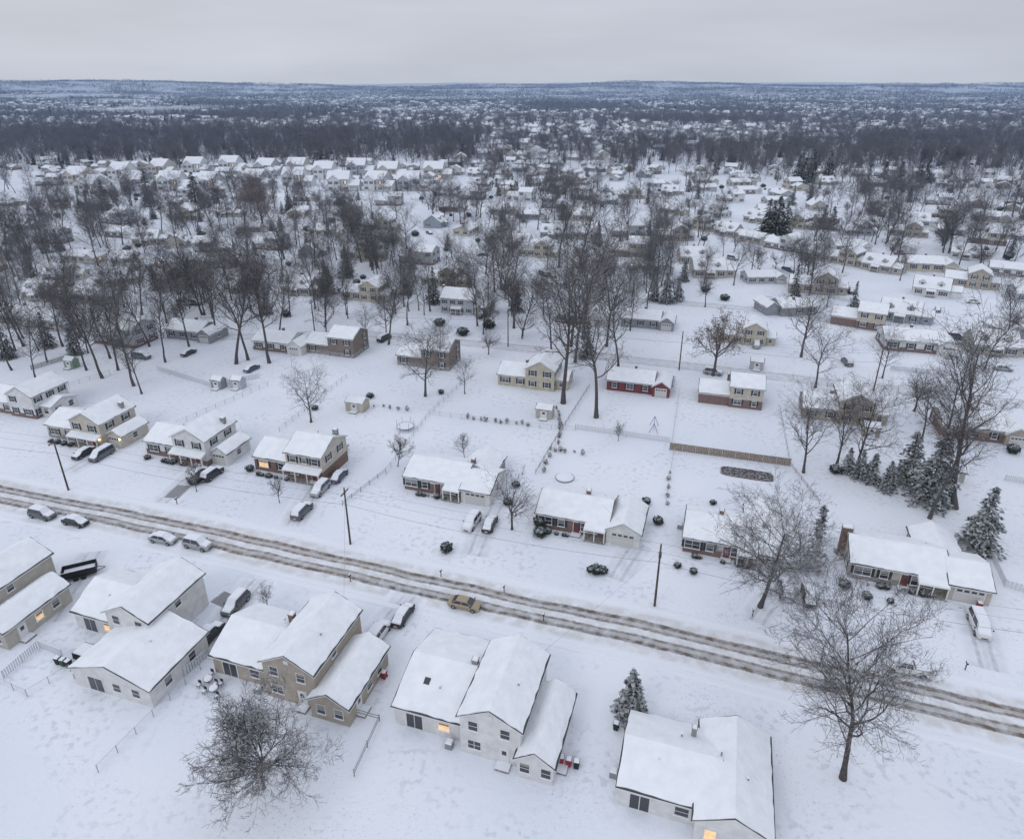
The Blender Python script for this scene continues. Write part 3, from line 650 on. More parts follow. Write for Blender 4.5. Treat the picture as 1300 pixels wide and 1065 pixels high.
# foundation planting along the near house fronts
for (x,y),w in (((103,564),8),((232,586),8),((375,607),8),((568,630),7),((745,680),7),((936,712),7),((1162,748),7)):
    X,Y=S(x,y); e=bpy.data.objects.new('foundation_shrubs',None); COL.objects.link(e)
    for k in range(9):
        a=R.uniform(-w,w*.2); me,t=R.choice(HB+BU); o=place(me,'shrub',(X+math.cos(ROAD)*a+math.sin(ROAD)*1.0,Y+math.sin(ROAD)*a-math.cos(ROAD)*1.0-.2),R.uniform(0,6),R.uniform(.35,.65)); o.parent=e
# ------------- fill-in houses and trees of the nearer blocks
def near_street(X,Y,m=4):
    for P,w in STREETS:
        for p in P[::3]:
            if abs(p[0]-X)<w+m and abs(p[1]-Y)<w+m: return True
    return False
keys=[k for k in TM if k[0] in('ranch','cape','split','splity') and k[1] not in('red','brown')]
cr,sr=math.cos(math.radians(-15.5)),math.sin(math.radians(-15.5))
for b in range(215,650,34):
    for a in range(-560,700,21):
        aa=a+R.uniform(-4,4); bb=b+R.uniform(-4,4)
        X=aa*cr-bb*sr-70; Y=aa*sr+bb*cr
        if Y>270:
            wv=Vector((X/190,Y/190,11)); X+=50*noise.noise(wv); Y+=50*noise.noise(wv+Vector((5,5,5)))
        if Y<175 or (Y<200 and X<110) or abs(X)>.8*Y+40 or Y>650: continue
        if noise.noise(Vector((X/100,Y/100,2)))<-.33 or R.random()<(.06 if X>0 else .14): continue
        if any((X-h[0])**2+(Y-h[1])**2<18**2 for h in HOUSES) or near_street(X,Y+4,4): continue
        k=R.choice(keys); hs(X,Y-4,k[0],k[1],rot=-15.5+60*noise.noise(Vector((X/190,Y/190,17)))+R.choice((0,0,180,90))+R.uniform(-6,6),px=False,s=R.uniform(.9,1.15))
def in_house(X,Y,d=8.5): return any(abs(X-h[0])<d+1.5 and abs(Y-h[1])<d-1.5 for h in HOUSES)
def in_front_house(X,Y): return any(abs(X-h[0])<9 and 0<h[1]-Y<12 for h in HOUSES)
n=0; tries=0
while n<1300 and tries<40000:
    tries+=1
    Y=168+480*R.random()**.9; X=R.uniform(-.8,.8)*Y+R.uniform(-20,20)
    dens=.48+1.1*noise.noise(Vector((X/55,Y/55,7)))+(.22 if X<0 else -.12)+(.2 if Y>560 else 0)
    if -470<X<-20 and 440<Y<610: dens*=.15
    if R.random()>dens or in_house(X,Y) or near_street(X,Y,1) or (in_front_house(X,Y) and R.random()<.6): continue
    n+=1; q=R.random(); lite=Y>300
    if q<.12: me,t=R.choice(CN+CNS[:2]); place(me,'spruce_tree',(X,Y),R.uniform(0,6),R.uniform(.6,1.15))
    elif q<.21: me,t=R.choice(BU); place(me,'evergreen_bush',(X,Y),R.uniform(0,6),R.uniform(.8,1.8))
    elif q<.82:
        me,t=R.choice(MT) if lite else R.choice(BT['oak']+BT['tall']); a=R.uniform(.45,1.0); place(me,'bare_tree',(X,Y),R.uniform(0,6),(a*R.uniform(.85,1.15),a*R.uniform(.85,1.15),a))
    else: me,t=R.choice(BT['spread']+BT['brown']); place(me,'bare_tree',(X,Y),R.uniform(0,6),R.uniform(.45,.9))
# ---------------------------------------------------------------- distant woodland and housing (instanced masses)
def src_collection(name,meshes):
    c=bpy.data.collections.new(name)
    for i,m in enumerate(meshes):
        o=bpy.data.objects.new('%s_%02d'%(name,i),m); c.objects.link(o)
    return c
def scatter(name,pts,coll):
    me=bpy.data.meshes.new(name); me.from_pydata([p[:3] for p in pts],[],[])
    for an,ty,ix in (('rot','FLOAT',3),('scl','FLOAT',4),('idx','INT',5)):
        a=me.attributes.new(an,ty,'POINT'); a.data.foreach_set('value',[p[ix] for p in pts])
    o=place(me,name,(0,0)); g=bpy.data.node_groups.new(name,'GeometryNodeTree')
    g.interface.new_socket('Geometry',in_out='INPUT',socket_type='NodeSocketGeometry'); g.interface.new_socket('Geometry',in_out='OUTPUT',socket_type='NodeSocketGeometry')
    N=g.nodes;L=g.links; i=N.new('NodeGroupInput'); ou=N.new('NodeGroupOutput'); ip=N.new('GeometryNodeInstanceOnPoints'); ci=N.new('GeometryNodeCollectionInfo')
    ci.inputs['Collection'].default_value=coll; ci.inputs['Separate Children'].default_value=True; ci.inputs['Reset Children'].default_value=True
    def att(nm,t):
        a=N.new('GeometryNodeInputNamedAttribute'); a.data_type=t; a.inputs['Name'].default_value=nm; return a.outputs['Attribute']
    L.new(i.outputs[0],ip.inputs['Points']); L.new(ci.outputs[0],ip.inputs['Instance']); ip.inputs['Pick Instance'].default_value=True
    L.new(att('idx','INT'),ip.inputs['Instance Index'])
    cx=N.new('ShaderNodeCombineXYZ'); L.new(att('rot','FLOAT'),cx.inputs['Z']); L.new(cx.outputs[0],ip.inputs['Rotation'])
    L.new(att('scl','FLOAT'),ip.inputs['Scale']); L.new(ip.outputs[0],ou.inputs[0])
    m=o.modifiers.new('instances','NODES'); m.node_group=g; return o
fart=[bare_tree(s,17,'oak',4,mt='bark_far',nch=(13,6,5,2),twig=.09)[0] for s in (71,72,73,74)]
farc=[conifer(80,13,3.4,'needles',.6,.6)[0]]
cf=src_collection('far_tree',fart+farc)
def wood_patch(seed):
    rg=random.Random(seed); mb=MB()
    for k in range(26):
        x,y=rg.uniform(-32,32),rg.uniform(-32,32); h=rg.uniform(9,17)
        if rg.random()<.12:
            for j in range(60):
                t=rg.random(); a=rg.uniform(0,6.28); r=3*(1-t)*rg.uniform(.5,1); s=.9
                px,py,pz=x+math.cos(a)*r,y+math.sin(a)*r,h*t
                mb.quad([(px-s,py,pz-.3),(px,py-s,pz-.3),(px+s,py,pz-.1),(px,py+s,pz+.3)],'needles')
            continue
        mb.tube([(x,y,0),(x+rg.gauss(0,.4),y,h*.8)],[.3,.12],3,'bark_far')
        for j in range(12):
            t=rg.uniform(.3,.95); a=rg.uniform(0,6.28); l=h*.32*rg.uniform(.6,1.1); q=(x+math.cos(a)*l*.8,y+math.sin(a)*l*.8,min(h,h*t*.85+l*.7))
            mb.tube([(x,y,h*t*.8),q],[.12,.05],3,'bark_far')
            for i in range(7):
                s=rg.uniform(1,2.4); d=nrm((rg.gauss(0,1),rg.gauss(0,1),rg.gauss(.3,.8))); w=rg.uniform(.07,.13)
                f=rg.uniform(.3,1); p=(x+(q[0]-x)*f,y+(q[1]-y)*f,h*t*.8+(q[2]-h*t*.8)*f)
                mb.quad([(p[0]-w,p[1],p[2]),(p[0]+w,p[1],p[2]),(p[0]+d[0]*s,p[1]+d[1]*s,p[2]+d[2]*s)],'bark_far')
    return mb.mesh('wood_patch')
cpch=src_collection('wood_patch',[wood_patch(s) for s in (1,2,3)])
def shell(kind,wall):
    mb=MB()
    def w_(n,s,z): return [(-s+2*s*i/(n-1),z,1.1,1.2) for i in range(n)]
    if kind=='ranch': gable(mb,-7.5,7.5,0,8.5,2.75,1.9,'x',wall,wins={'F':w_(4,5.5,1.6),'B':w_(3,5,1.6)})
    elif kind=='two': gable(mb,-6,6,0,9,5.6,2.6,'x',wall,wins={'F':w_(4,4.5,4.3)+w_(3,4,1.6),'B':w_(4,4.5,4.3)}); gable(mb,5.9,11,1,8,2.8,1.8,'x',wall,wins={})
    else: gable(mb,-8,-.5,.5,8.3,2.8,1.8,'x',wall,wins={'F':w_(2,2,1.6)}); gable(mb,-1,6.5,0,8.8,5.3,2.2,'y',wall,wins={'F':w_(2,1.8,4.2),'Rr':w_(2,2,4.2)})
    return mb.mesh('far_'+kind)
chs=src_collection('far_house',[shell('ranch','siding_white'),shell('split','siding_beige'),shell('two','siding_lightgrey'),shell('split','siding_white'),shell('ranch','siding_tan'),shell('two','siding_cream')])
def forest(X,Y):
    if -720<X<-40 and 645<Y<1060: return 1
    if 190<X<640 and 605<Y<730: return .75
    if (X+2150)**2/500**2+(Y-3500)**2/480**2<1 or (X+1010)**2/190**2+(Y-2000)**2/260**2<1 or (X+620)**2/120**2+(Y-1300)**2/90**2<1 or (X+1500)**2/300**2+(Y-2700)**2/200**2<1: return -1
    return .30+.95*noise.noise(Vector((X/380,Y/300,3)))
P=[]
for k in range(26000):
    Y=610+870*R.random()**.85; X=R.uniform(-.85,.85)*Y
    fv=forest(X,Y)
    if fv==-1 or R.random()>(.72 if fv>=.5 else .40*max(0,fv+.5)): continue
    P.append((X,Y,terrain(X,Y)-.1,R.uniform(0,6.28),R.uniform(.5,1.1),4 if R.random()<.09 else R.randrange(4)))
    if len(P)>7800: break
scatter('distant_woodland',P,cf)
P=[]; Y=1430.0
while Y<8500:
    st=48 if Y<3000 else 75
    X=-.85*Y
    while X<.85*Y:
        fv=forest(X,Y)
        if fv>.34 or (fv>-1 and R.random()<.27): P.append((X+R.uniform(-20,20),Y+R.uniform(-20,20),terrain(X,Y)-.3,R.uniform(0,6.28),R.uniform(.75,1.15)*(1 if Y<3000 else 1.25),R.randrange(3)))
        X+=st
    Y+=st*(1 if Y<3000 else 1.6)
scatter('distant_woodland',P,cpch)
P=[]; Y=652.0
while Y<5000:
    X=-.82*Y
    while X<.82*Y:
        fv=forest(X,Y)
        if fv<.48 and fv>-1 and R.random()<.70:
            P.append((X+R.uniform(-11,11),Y+R.uniform(-13,13),terrain(X,Y),math.radians(R.choice((-15,75,165,30))+R.uniform(-18,18)),R.uniform(1.0,1.35),R.randrange(6)))
        X+=25 if Y<1500 else 36
    Y+=33 if Y<1500 else 54
scatter('distant_houses',P,chs)
# ---------------------------------------------------------------- vehicles
def car(kind,paint,snow=True):
    mb=MB()
    D={'sedan':(4.6,1.8,.62,.95,1.42,-1.75,-1.05,.55,1.35),'suv':(4.8,1.92,.7,1.12,1.78,-2.15,-1.85,.55,1.15),'van':(5.1,1.98,.7,1.15,1.9,-2.35,-2.15,1.0,1.75),'pickup':(5.6,1.98,.75,1.15,1.85,-.55,-.3,.75,1.3)}
    L,Wd,zl,zb,zt,xr0,xr1,xf1,xf0=D[kind]; h=Wd/2; a=L/2
    mb.part='body'
    st=[(-a,h*.82,zb*.80),(-a+.12,h*.94,zb*.96),(-a*.6,h,zb),(0,h,zb),(xf0,h,zb*.98),(a*.75,h*.96,zb*.92),(a-.12,h*.88,zb*.82),(a,h*.74,zb*.66)]
    rings=[]
    for x,w,zt_ in st:
        base=len(mb.v); z0=.28
        mb.v+=[(x,-w*.92,z0),(x,-w,z0+.22),(x,-w*.98,zt_-.12),(x,-w*.86,zt_),(x,w*.86,zt_),(x,w*.98,zt_-.12),(x,w,z0+.22),(x,w*.92,z0)]; rings.append(base)
    for r0,r1 in zip(rings,rings[1:]):
        for k in range(8):
            mb.f.append((r0+k,r0+(k+1)%8,r1+(k+1)%8,r1+k)[::-1]); mb.m.append(paint); mb.p.append('body')
    mb.f.append(tuple(rings[0]+k for k in range(8))); mb.m.append(paint); mb.p.append('body')
    mb.f.append(tuple(rings[-1]+k for k in range(8))[::-1]); mb.m.append(paint); mb.p.append('body')
    mb.part='cabin'; wb,wt=h*.88,h*.72
    mb.hexa([(xr0,-wb,zb-.02),(xf0,-wb,zb-.02),(xf0,wb,zb-.02),(xr0,wb,zb-.02),(xr1,-wt,zt-.06),(xf1,-wt,zt-.06),(xf1,wt,zt-.06),(xr1,wt,zt-.06)],'glass')
    mb.hexa([(xr1-.03,-wt-.02,zt-.07),(xf1+.03,-wt-.02,zt-.07),(xf1+.03,wt+.02,zt-.07),(xr1-.03,wt+.02,zt-.07),(xr1+.05,-wt+.08,zt),(xf1-.05,-wt+.08,zt),(xf1-.05,wt-.08,zt),(xr1+.05,wt-.08,zt)],paint)
    for q in (-1,1):
        for xb,xt in ((xr0,xr1),((xr0+xf0)/2,(xr1+xf1)/2),(xf0,xf1)):
            mb.hexa([(xb-.05,q*wb-.03,zb-.02),(xb+.05,q*wb-.03,zb-.02),(xb+.05,q*wb+.03,zb-.02),(xb-.05,q*wb+.03,zb-.02),(xt-.05,q*wt-.03,zt-.05),(xt+.05,q*wt-.03,zt-.05),(xt+.05,q*wt+.03,zt-.05),(xt-.05,q*wt+.03,zt-.05)],paint)
        mb.box(xf0-.25,xf0-.1,q*(h+.02)-(.0 if q>0 else .14),q*(h+.02)+(.14 if q>0 else 0),zb-.02,zb+.12,'black')
    mb.part='wheels'; wr=.34 if kind=='sedan' else .39
    for x in (-a*.60,a*.64):
        for q in (-1,1):
            y=q*(h-.1)
            mb.tube([(x,y-.12,wr),(x,y+.12,wr)],[wr,wr],12,'tyre',True); yy=y+q*.122
            mb.tube([(x,yy-.01,wr),(x,yy+.01,wr)],[wr*.6,wr*.6],10,'hub',True)
    mb.part='lights'
    for q in (-1,1):
        mb.box(a-.14,a-.02,q*h*.66-.17,q*h*.66+.17,zb*.58,zb*.70,'head_light'); mb.box(-a-.015,-a+.1,q*h*.66-.14,q*h*.66+.14,zb*.62,zb*.76,'tail_light')
    mb.box(a-.06,a+.03,-.4,.4,.36,.5,'black'); mb.box(-a-.03,-a+.05,-.25,.25,.42,.56,'trim')
    if kind=='pickup':
        mb.part='cargo_bed'; mb.box(-a+.1,-.7,-h*.8,h*.8,zb-.02,zb+.03,'black'); mb.box(-a+.15,-.75,-h*.75,h*.75,zb+.03,zb+.16,'snow_pile',.06)
    if snow:
        mb.part='snow'
        mb.box(xr1-.04,xf1+.04,-wt-.02,wt+.02,zt,zt+.14,'snow_pile',.12)
        mb.hexa([(xf0+.02,-h*.8,zb*.98),(a-.2,-h*.72,zb*.84),(a-.2,h*.72,zb*.84),(xf0+.02,h*.8,zb*.98),(xf0+.0,-h*.7,zb+.12),(a-.3,-h*.6,zb*.86+.12),(a-.3,h*.6,zb*.86+.12),(xf0+.0,h*.7,zb+.12)],'snow_pile')
        mb.hexa([(xf0+.06,-wb*.92,zb),(xf0+.14,-wb*.9,zb),(xf0+.14,wb*.9,zb),(xf0+.06,wb*.92,zb),(xf1,-wt*.92,zt-.02),(xf1+.1,-wt*.9,zt+.02),(xf1+.1,wt*.9,zt+.02),(xf1,wt*.92,zt-.02)],'snow_pile')
        if kind!='pickup': mb.hexa([(xr0-.14,-wb*.85,zb),(xr0-.03,-wb*.85,zb),(xr0-.03,wb*.85,zb),(xr0-.14,wb*.85,zb),(xr1-.1,-wt*.9,zt),(xr1,-wt*.9,zt),(xr1,wt*.9,zt),(xr1-.1,wt*.9,zt)],'snow_pile')
        if kind=='sedan': mb.box(-a+.1,xr0+.02,-h*.78,h*.78,zb*.95,zb+.13,'snow_pile',.1)
    return mb
CM={}
def put_car(x,y,rot,kind,paint,snow=True):
    nm={'sedan':'parked_car','suv':'parked_suv','van':'parked_van','pickup':'pickup_truck'}[kind]
    k=(kind,paint,snow)
    if k not in CM:
        mb=car(*k); CM[k]={p:mb.mesh(p,p) for p in dict.fromkeys(mb.p)}
    e=bpy.data.objects.new(nm,None); COL.objects.link(e); X,Y=S(x,y); e.location=(X,Y,0); e.rotation_euler=(0,0,math.radians(rot))
    for p,me in CM[k].items():
        o=bpy.data.objects.new(p,me); COL.objects.link(o); o.parent=e
RD=-17.4
for x,y,r,k,p in [(55,656,RD,'suv','paint_grey'),(97,665,RD,'sedan','paint_black'),(208,687,RD+2,'sedan','paint_silver'),(252,694,RD,'suv','paint_silver'),(1150,851,RD+180,'pickup','paint_white')]: put_car(x,y,r,k,p)
put_car(590,770,RD,'sedan','paint_tan',False)
for x,y,k,p in [(130,580,'van','paint_grey'),(107,578,'sedan','paint_black'),(270,605,'suv','paint_black'),(252,604,'sedan','paint_grey'),(384,652,'suv','paint_grey'),(407,624,'suv','paint_silver'),(431,607,'sedan','paint_blue'),(599,666,'suv','paint_white'),(622,668,'sedan','paint_black'),(266,810,'suv','paint_black'),(300,770,'suv','paint_grey'),(512,784,'sedan','paint_black'),(480,808,'suv','paint_white'),(1242,797,'van','paint_white'),(1026,760,'sedan','paint_black'),(997,752,'suv','paint_silver')]:
    put_car(x,y,72.6+R.uniform(-4,4)+R.choice((0,180)),k,p)
for x,y,r in [(600,394,60),(612,403,60),(235,387,RD),(247,387,RD),(905,475,RD),(960,440,70),(488,432,60),(1235,385,RD),(850,487,70),(1075,462,80),(690,350,-64),(700,352,-64),(1105,505,75),(545,297,-60),(612,325,10),(1150,432,60),(240,450,70),(1272,470,RD),(180,455,RD),(320,470,70),(930,330,-48),(1000,345,-48),(1080,372,70),(1190,395,60),(1210,430,RD),(870,300,-48)]:
    put_car(x,y,r+R.uniform(-4,4),R.choice(('sedan','suv','van')),R.choice(('paint_black','paint_grey','paint_silver','paint_white','paint_grey','paint_blue')))
mb=MB(); mb.part='bed'; mb.box(-2.2,2.2,-1,1,.5,.6,'black'); mb.box(-2.1,2.1,-.9,.9,.6,1.05,'snow_pile',.1); mb.part='sides'
for q in (-1,1):
    mb.box(-2.2,2.2,q*1.0-.04,q*1.0+.04,.6,1.6,'black'); mb.box(q*2.2-.04,q*2.2+.04,-.95,.95,.62,1.56,'black')
    mb.box(-2.24,2.24,q*1.0-.05,q*1.0+.05,1.62,1.68,'snow_pile')
    for x in (-2.15,-1,0.05,1.1,2.15): mb.box(x-.05,x+.05,q*1.07-.03,q*1.07+.03,.5,1.66,'black')
mb.part='wheels'
for x in (-.5,.5):
    for q in (-1,1): mb.tube([(x,q*1.22-.1,.36),(x,q*1.22+.1,.36)],[.36,.36],12,'tyre',True)
mb.part='hitch'; mb.tube([(2.2,.6,.5),(3.3,0,.5)],[.05,.05],5,'black'); mb.tube([(2.2,-.6,.5),(3.3,0,.5)],[.05,.05],5,'black')
place_split(mb,'utility_trailer',S(103,730),math.radians(25))
# ---------------------------------------------------------------- poles, wires
def pole(x,y,h=10.5,tf=False):
    mb=MB(); mb.part='pole'; mb.tube([(0,0,0),(0,0,h)],[.17,.11],8,'pole_wood',True); mb.part='crossarm'; mb.box(-1.1,1.1,-.06,.06,h-.9,h-.75,'pole_wood')
    mb.part='insulators'
    for q in (-1,-.4,.4,1): mb.tube([(q,0,h-.75),(q,0,h-.55)],[.04,.04],6,'stone',True)
    if tf: mb.part='transformer'; mb.tube([(.32,0,h-2.4),(.32,0,h-1.5)],[.22,.22],10,'metal',True)
    X,Y=S(x,y); place_split(mb,'utility_pole',(X,Y),ROAD+math.pi/2); return (X,Y,h)
p1=pole(87,622); p2=pole(445,691); p3=pole(831,769,10.5,True)
dx=(p3[0]-p2[0],p3[1]-p2[1]); p0=(p1[0]-dx[0],p1[1]-dx[1],10.5); p4=(p3[0]+dx[0],p3[1]+dx[1],10.5)
q1=pole(645,440,11,True); q2=pole(862,470,10.5); q3=pole(1108,500,11); q0=pole(400,425,10.5)
def wire(a,b,sag,off=(0,0,0),r=.013,name='power_line'):
    P=[tuple(a[j]+(b[j]-a[j])*t+off[j]-(sag*4*t*(1-t) if j==2 else 0) for j in range(3)) for t in [k/14 for k in range(15)]]
    mb=MB(); mb.tube(P,[r]*15,4,'wire'); place(mb.mesh(name),name,(0,0))
nxv=(math.cos(ROAD+math.pi/2),math.sin(ROAD+math.pi/2))
for a,b in ((p0,p1),(p1,p2),(p2,p3),(p3,p4)):
    for q in (-1,1): wire(a,b,.8,(nxv[0]*q,nxv[1]*q,-.55))
    wire(a,b,1.1,(0,0,-3),.022)
for a,b in ((q0,q1),(q1,q2),(q2,q3)):
    for q in (-1,1): wire(a,b,.8,(nxv[0]*q,nxv[1]*q,-.55))
    wire(a,b,1,(0,0,-3),.022)
for a,(x,y) in ((p2,(400,640)),(p2,(520,655)),(p3,(760,665)),(p1,(130,560)),(p3,(640,900)),(p2,(440,830)),(p3,(880,700))):
    X,Y=S(x,y); wire((a[0],a[1],a[2]-1),(X,Y,4.2),.5,r=.01)
# ---------------------------------------------------------------- fences
def fence(pts,kind='chain',name='fence'):
    P=[S(*p) for p in pts]; mb=MB()
    for a,b in zip(P,P[1:]):
        L=math.dist(a,b); n=max(1,int(L/2.4)); ux,uy=(b[0]-a[0])/L,(b[1]-a[1])/L; vx,vy=-uy,ux
        def pt(s,d,z): return (a[0]+ux*s+vx*d,a[1]+uy*s+vy*d,z)
        def bx(s0,s1,d,z0,z1,m): mb.hexa([pt(s0,-d,z0),pt(s1,-d,z0),pt(s1,d,z0),pt(s0,d,z0),pt(s0,-d,z1),pt(s1,-d,z1),pt(s1,d,z1),pt(s0,d,z1)],m)
        H={'chain':1.1,'wood':1.7,'vinyl':1.3,'rail':1.0,'grey':1.3}[kind]; m={'chain':'chainlink','wood':'wood_fence','vinyl':'vinyl','rail':'grey_wood','grey':'grey_wood'}[kind]
        for i in range(n+1): s=L*i/n; bx(s-.035,s+.035,.035,0,H+.06,m)
        if kind in('wood','vinyl','grey'):
            for i in range(n):
                s0=L*i/n+.06; s1=L*(i+1)/n-.06; k=8
                for j in range(k):
                    c0=s0+(s1-s0)*j/k; bx(c0,c0+(s1-s0)/k-(.025 if kind=='wood' else .12),.015,.05,H-R.uniform(0,.04),m)
            bx(0,L,.03,H,H+.04,'snow_pile')
        elif kind=='chain':
            bx(0,L,.014,H-.03,H,m)
            k=int(L/.35)
            for j in range(k):
                s=L*(j+.5)/k
                A=pt(s-.5,0,.05);B=pt(s+.5,0,H-.05); mb.tube([A,B],[.005,.005],3,m)
                A=pt(s+.5,0,.05);B=pt(s-.5,0,H-.05); mb.tube([A,B],[.005,.005],3,m)
        else:
            for z in (.4,.8): bx(0,L,.025,z,z+.07,m)
    place(mb.mesh(name),name,(0,0))
fence([(125,980),(255,850)],'chain','chain_link_fence'); fence([(730,545),(850,562)],'vinyl','white_fence'); fence([(850,571),(1003,592)],'wood','wooden_fence'); fence([(1003,592),(1040,640)],'rail','rail_fence')
fence([(862,500),(852,568)],'chain','chain_link_fence'); fence([(990,522),(1002,588)],'chain','chain_link_fence'); fence([(748,492),(705,560),(680,602)],'rail','rail_fence'); fence([(595,480),(545,527),(490,602)],'chain','chain_link_fence')
fence([(490,600),(435,642)],'rail','rail_fence'); fence([(440,480),(355,548)],'chain','chain_link_fence'); fence([(340,490),(225,540)],'chain','chain_link_fence'); fence([(545,527),(700,545),(730,547)],'chain','chain_link_fence')
fence([(855,575),(845,640)],'chain','chain_link_fence'); fence([(1252,695),(1275,745),(1320,758)],'vinyl','white_fence'); fence([(440,903),(482,915),(450,985)],'rail','rail_fence')
fence([(5,862),(50,822),(80,834)],'vinyl','white_fence'); fence([(0,868),(35,884),(90,852)],'chain','chain_link_fence'); fence([(140,475),(60,500)],'chain','chain_link_fence'); fence([(200,470),(270,492),(330,480)],'vinyl','white_fence')
fence([(235,858),(262,835)],'vinyl','white_fence'); fence([(1275,610),(1320,618)],'vinyl','white_fence'); fence([(1180,340),(1290,355)],'grey','wooden_fence')
fence([(980,340),(1060,380),(1130,395)],'vinyl','white_fence'); fence([(1130,470),(1210,478)],'vinyl','white_fence'); fence([(1120,430),(1160,400)],'rail','rail_fence'); fence([(40,470),(90,455)],'grey','wooden_fence')
def shed(x,y,wall,s=1):
    mb=MB(); gable(mb,-1.8*s,1.8*s,0,2.6*s,2.1,.8,'x',wall,over=.2,wins={'F':[(0,1.0,1.2,1.8,'door','trim')]},thick=.13); place_split(mb,'garden_shed',S(x,y),ROAD)
shed(450,523,'siding_yellow',1.2); shed(690,532,'siding_beige',1); shed(300,494,'siding_lightgrey',.8); shed(275,494,'siding_grey',.8); shed(88,468,'siding_green',.8); shed(1210,612,'siding_beige',.9); shed(960,470,'siding_lightgrey',.9); shed(1105,555,'siding_tan',.9)
# swing set
mb=MB(); mb.part='frame'
for x in (-1.8,1.8):
    for q in (-1,1): mb.tube([(x,q*.9,0),(x,0,2.2)],[.05,.05],5,'play_blue')
mb.tube([(-1.8,0,2.2),(1.8,0,2.2)],[.05,.05],5,'play_blue'); mb.part='swings'
for x in (-.9,.1,1.1):
    for q in (-.2,.2): mb.tube([(x+q,0,2.2),(x+q,0,.5)],[.015,.015],4,'black')
    mb.box(x-.22,x+.22,-.1,.1,.46,.5,'black'); mb.box(x-.2,x+.2,-.09,.09,.5,.58,'snow_pile',.03)
for x,y in ((830,545),(285,560),(975,385)):
    place_split(mb,'swing_set',S(x,y),R.uniform(0,3))
# covered pool / trampoline / fire pit
mb=MB(); n=28; mb.part='rim'
def sq(c): return math.copysign(abs(c)**.45,c)
ring=[(sq(math.cos(6.2832*k/n+.01))*4.8,sq(math.sin(6.2832*k/n+.01))*1.7) for k in range(n)]
for k in range(n):
    a,b=ring[k],ring[(k+1)%n]; mb.hexa([(a[0],a[1],0),(b[0],b[1],0),(b[0]*.96,b[1]*.93,0),(a[0]*.96,a[1]*.93,0),(a[0],a[1],.18),(b[0],b[1],.18),(b[0]*.96,b[1]*.93,.18),(a[0]*.96,a[1]*.93,.18)],'pool_rim')
mb.part='cover'
for k in range(n):
    a,b=ring[k],ring[(k+1)%n]; mb.quad([(0,0,.04),(a[0]*.96,a[1]*.93,.13),(b[0]*.96,b[1]*.93,.13)],'pool_cover')
place_split(mb,'covered_pool',S(948,602),ROAD)
mb=MB(); mb.part='frame'; mb.tube([(math.cos(6.2832*k/24)*1.8,math.sin(6.2832*k/24)*1.8,.8) for k in range(25)],[.05]*25,5,'black')
for k in range(6): a=k*1.047; mb.tube([(math.cos(a)*1.8,math.sin(a)*1.8,0),(math.cos(a)*1.8,math.sin(a)*1.8,2.2)],[.03,.03],5,'black')
mb.part='bed'; mb.quad([(math.cos(6.2832*k/24)*1.7,math.sin(6.2832*k/24)*1.7,.85) for k in range(24)],'snow_pile'); place_split(mb,'trampoline',S(515,545),0)
mb=MB(); mb.part='dome'
for i in range(4):
    for k in range(16):
        def q(i,k): t=i/4*1.5708; return (math.cos(6.2832*k/16)*math.cos(t)*1.7,math.sin(6.2832*k/16)*math.cos(t)*1.7,.25+.35*math.sin(t))
        mb.quad([q(i,k),q(i,k+1),q(i+1,k+1),q(i+1,k)],'snow_pile')
mb.part='rim'; mb.tube([(0,0,0),(0,0,.26)],[1.75,1.75],20,'metal'); place_split(mb,'fire_pit_cover',S(717,607),0)
def bins(x,y,cs):
    for i,c in enumerate(cs):
        mb=MB(); mb.part='bin_body'; mb.hexa([(-.25,-.28,.05),(.25,-.28,.05),(.25,.28,.05),(-.25,.28,.05),(-.31,-.34,1),(.31,-.34,1),(.31,.34,1),(-.31,.34,1)],c); mb.part='lid'; mb.box(-.34,.34,-.38,.36,1,1.07,c,.04); mb.box(-.3,.3,-.33,.3,1.07,1.17,'snow_pile',.08)
        mb.part='wheels'; mb.tube([(-.3,.3,.12),(.3,.3,.12)],[.12,.12],8,'black',True)
        X,Y=S(x,y); place_split(mb,'wheelie_bin',(X+i*.85*math.cos(ROAD),Y+i*.85*math.sin(ROAD)),ROAD+R.uniform(-.2,.2))
bins(712,968,['bin_red','bin_red','black']); bins(170,555,['bin_red','bin_red']); bins(480,858,['bin_red','bin_red']); bins(425,597,['bin_red']); bins(873,672,['black']); bins(1242,772,['bin_red']); bins(1000,715,['black']); bins(75,842,['black','bin_green','black']); bins(782,925,['black'])
def mailbox(x,y):
    mb=MB(); mb.part='post'; mb.box(-.05,.05,-.05,.05,0,1.05,'pole_wood'); mb.part='box'; mb.box(-.25,.25,-.1,.1,1.05,1.2,'black'); mb.tube([(-.25,0,1.2),(.25,0,1.2)],[.1,.1],8,'black',True); mb.part='snow'; mb.box(-.22,.22,-.08,.08,1.29,1.37,'snow_pile',.03)
    place_split(mb,'mailbox',S(x,y),ROAD+1.57)
for x,y in ((445,738),(690,788),(225,640),(560,732),(955,782),(1090,880),(640,752),(1225,850)): mailbox(x,y)
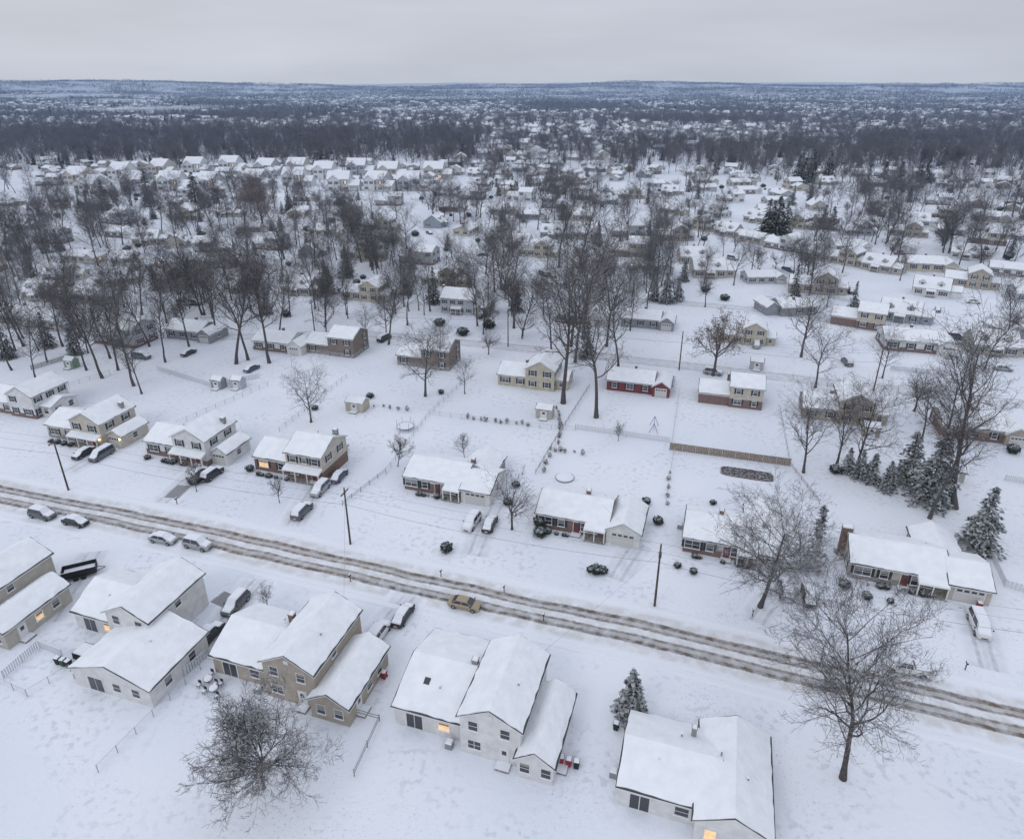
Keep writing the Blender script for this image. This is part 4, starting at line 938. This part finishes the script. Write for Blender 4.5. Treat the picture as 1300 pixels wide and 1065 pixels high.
# ---------------------------------------------------------------- world / light
w=bpy.data.worlds.new('World'); scene.world=w; w.use_nodes=True; N=w.node_tree.nodes; L=w.node_tree.links
bg=N['Background']; bg.inputs['Strength'].default_value=1
sky=N.new('ShaderNodeTexSky'); sky.sky_type='NISHITA'; sky.sun_disc=False; sky.sun_elevation=math.radians(35); sky.sun_rotation=math.radians(-40); sky.air_density=1; sky.dust_density=4
sv=N.new('ShaderNodeVectorMath'); sv.operation='SCALE'; sv.inputs['Scale'].default_value=.06; L.new(sky.outputs[0],sv.inputs[0])
tc=N.new('ShaderNodeTexCoord'); sx=N.new('ShaderNodeSeparateXYZ'); L.new(tc.outputs['Generated'],sx.inputs[0])
r=N.new('ShaderNodeValToRGB'); e=r.color_ramp.elements; e[0].position=0; e[0].color=(.54,.59,.68,1); e[1].position=1; e[1].color=(.87,.93,1.05,1)
for pz,c in ((.03,(.58,.62,.71,1)),(.12,(.575,.605,.69,1)),(.45,(.75,.80,.90,1))):
    k=r.color_ramp.elements.new(pz); k.color=c
L.new(sx.outputs[2],r.inputs[0])
mp=N.new('ShaderNodeMapping'); mp.inputs['Scale'].default_value=(1,1,7); L.new(tc.outputs['Generated'],mp.inputs[0])
cn=N.new('ShaderNodeTexNoise'); cn.inputs['Scale'].default_value=2.6; cn.inputs['Detail'].default_value=4; L.new(mp.outputs[0],cn.inputs['Vector'])
cr_=mrange(N,L,cn.outputs[0],.3,.7,.92,1.07)
cl=N.new('ShaderNodeVectorMath'); cl.operation='SCALE'; L.new(r.outputs[0],cl.inputs[0]); L.new(cr_,cl.inputs['Scale'])
mx=mixc(N,L,.94,sv.outputs[0],cl.outputs[0]); L.new(mx,bg.inputs['Color'])
sun=bpy.data.objects.new('sun',bpy.data.lights.new('sun','SUN')); COL.objects.link(sun); sun.data.energy=.52; sun.data.angle=math.radians(25); sun.data.color=(1,.97,.94)
sun.rotation_euler=(math.radians(50),0,math.radians(-40))
scene.view_settings.view_transform='Standard'; scene.view_settings.look='None'; scene.view_settings.exposure=0
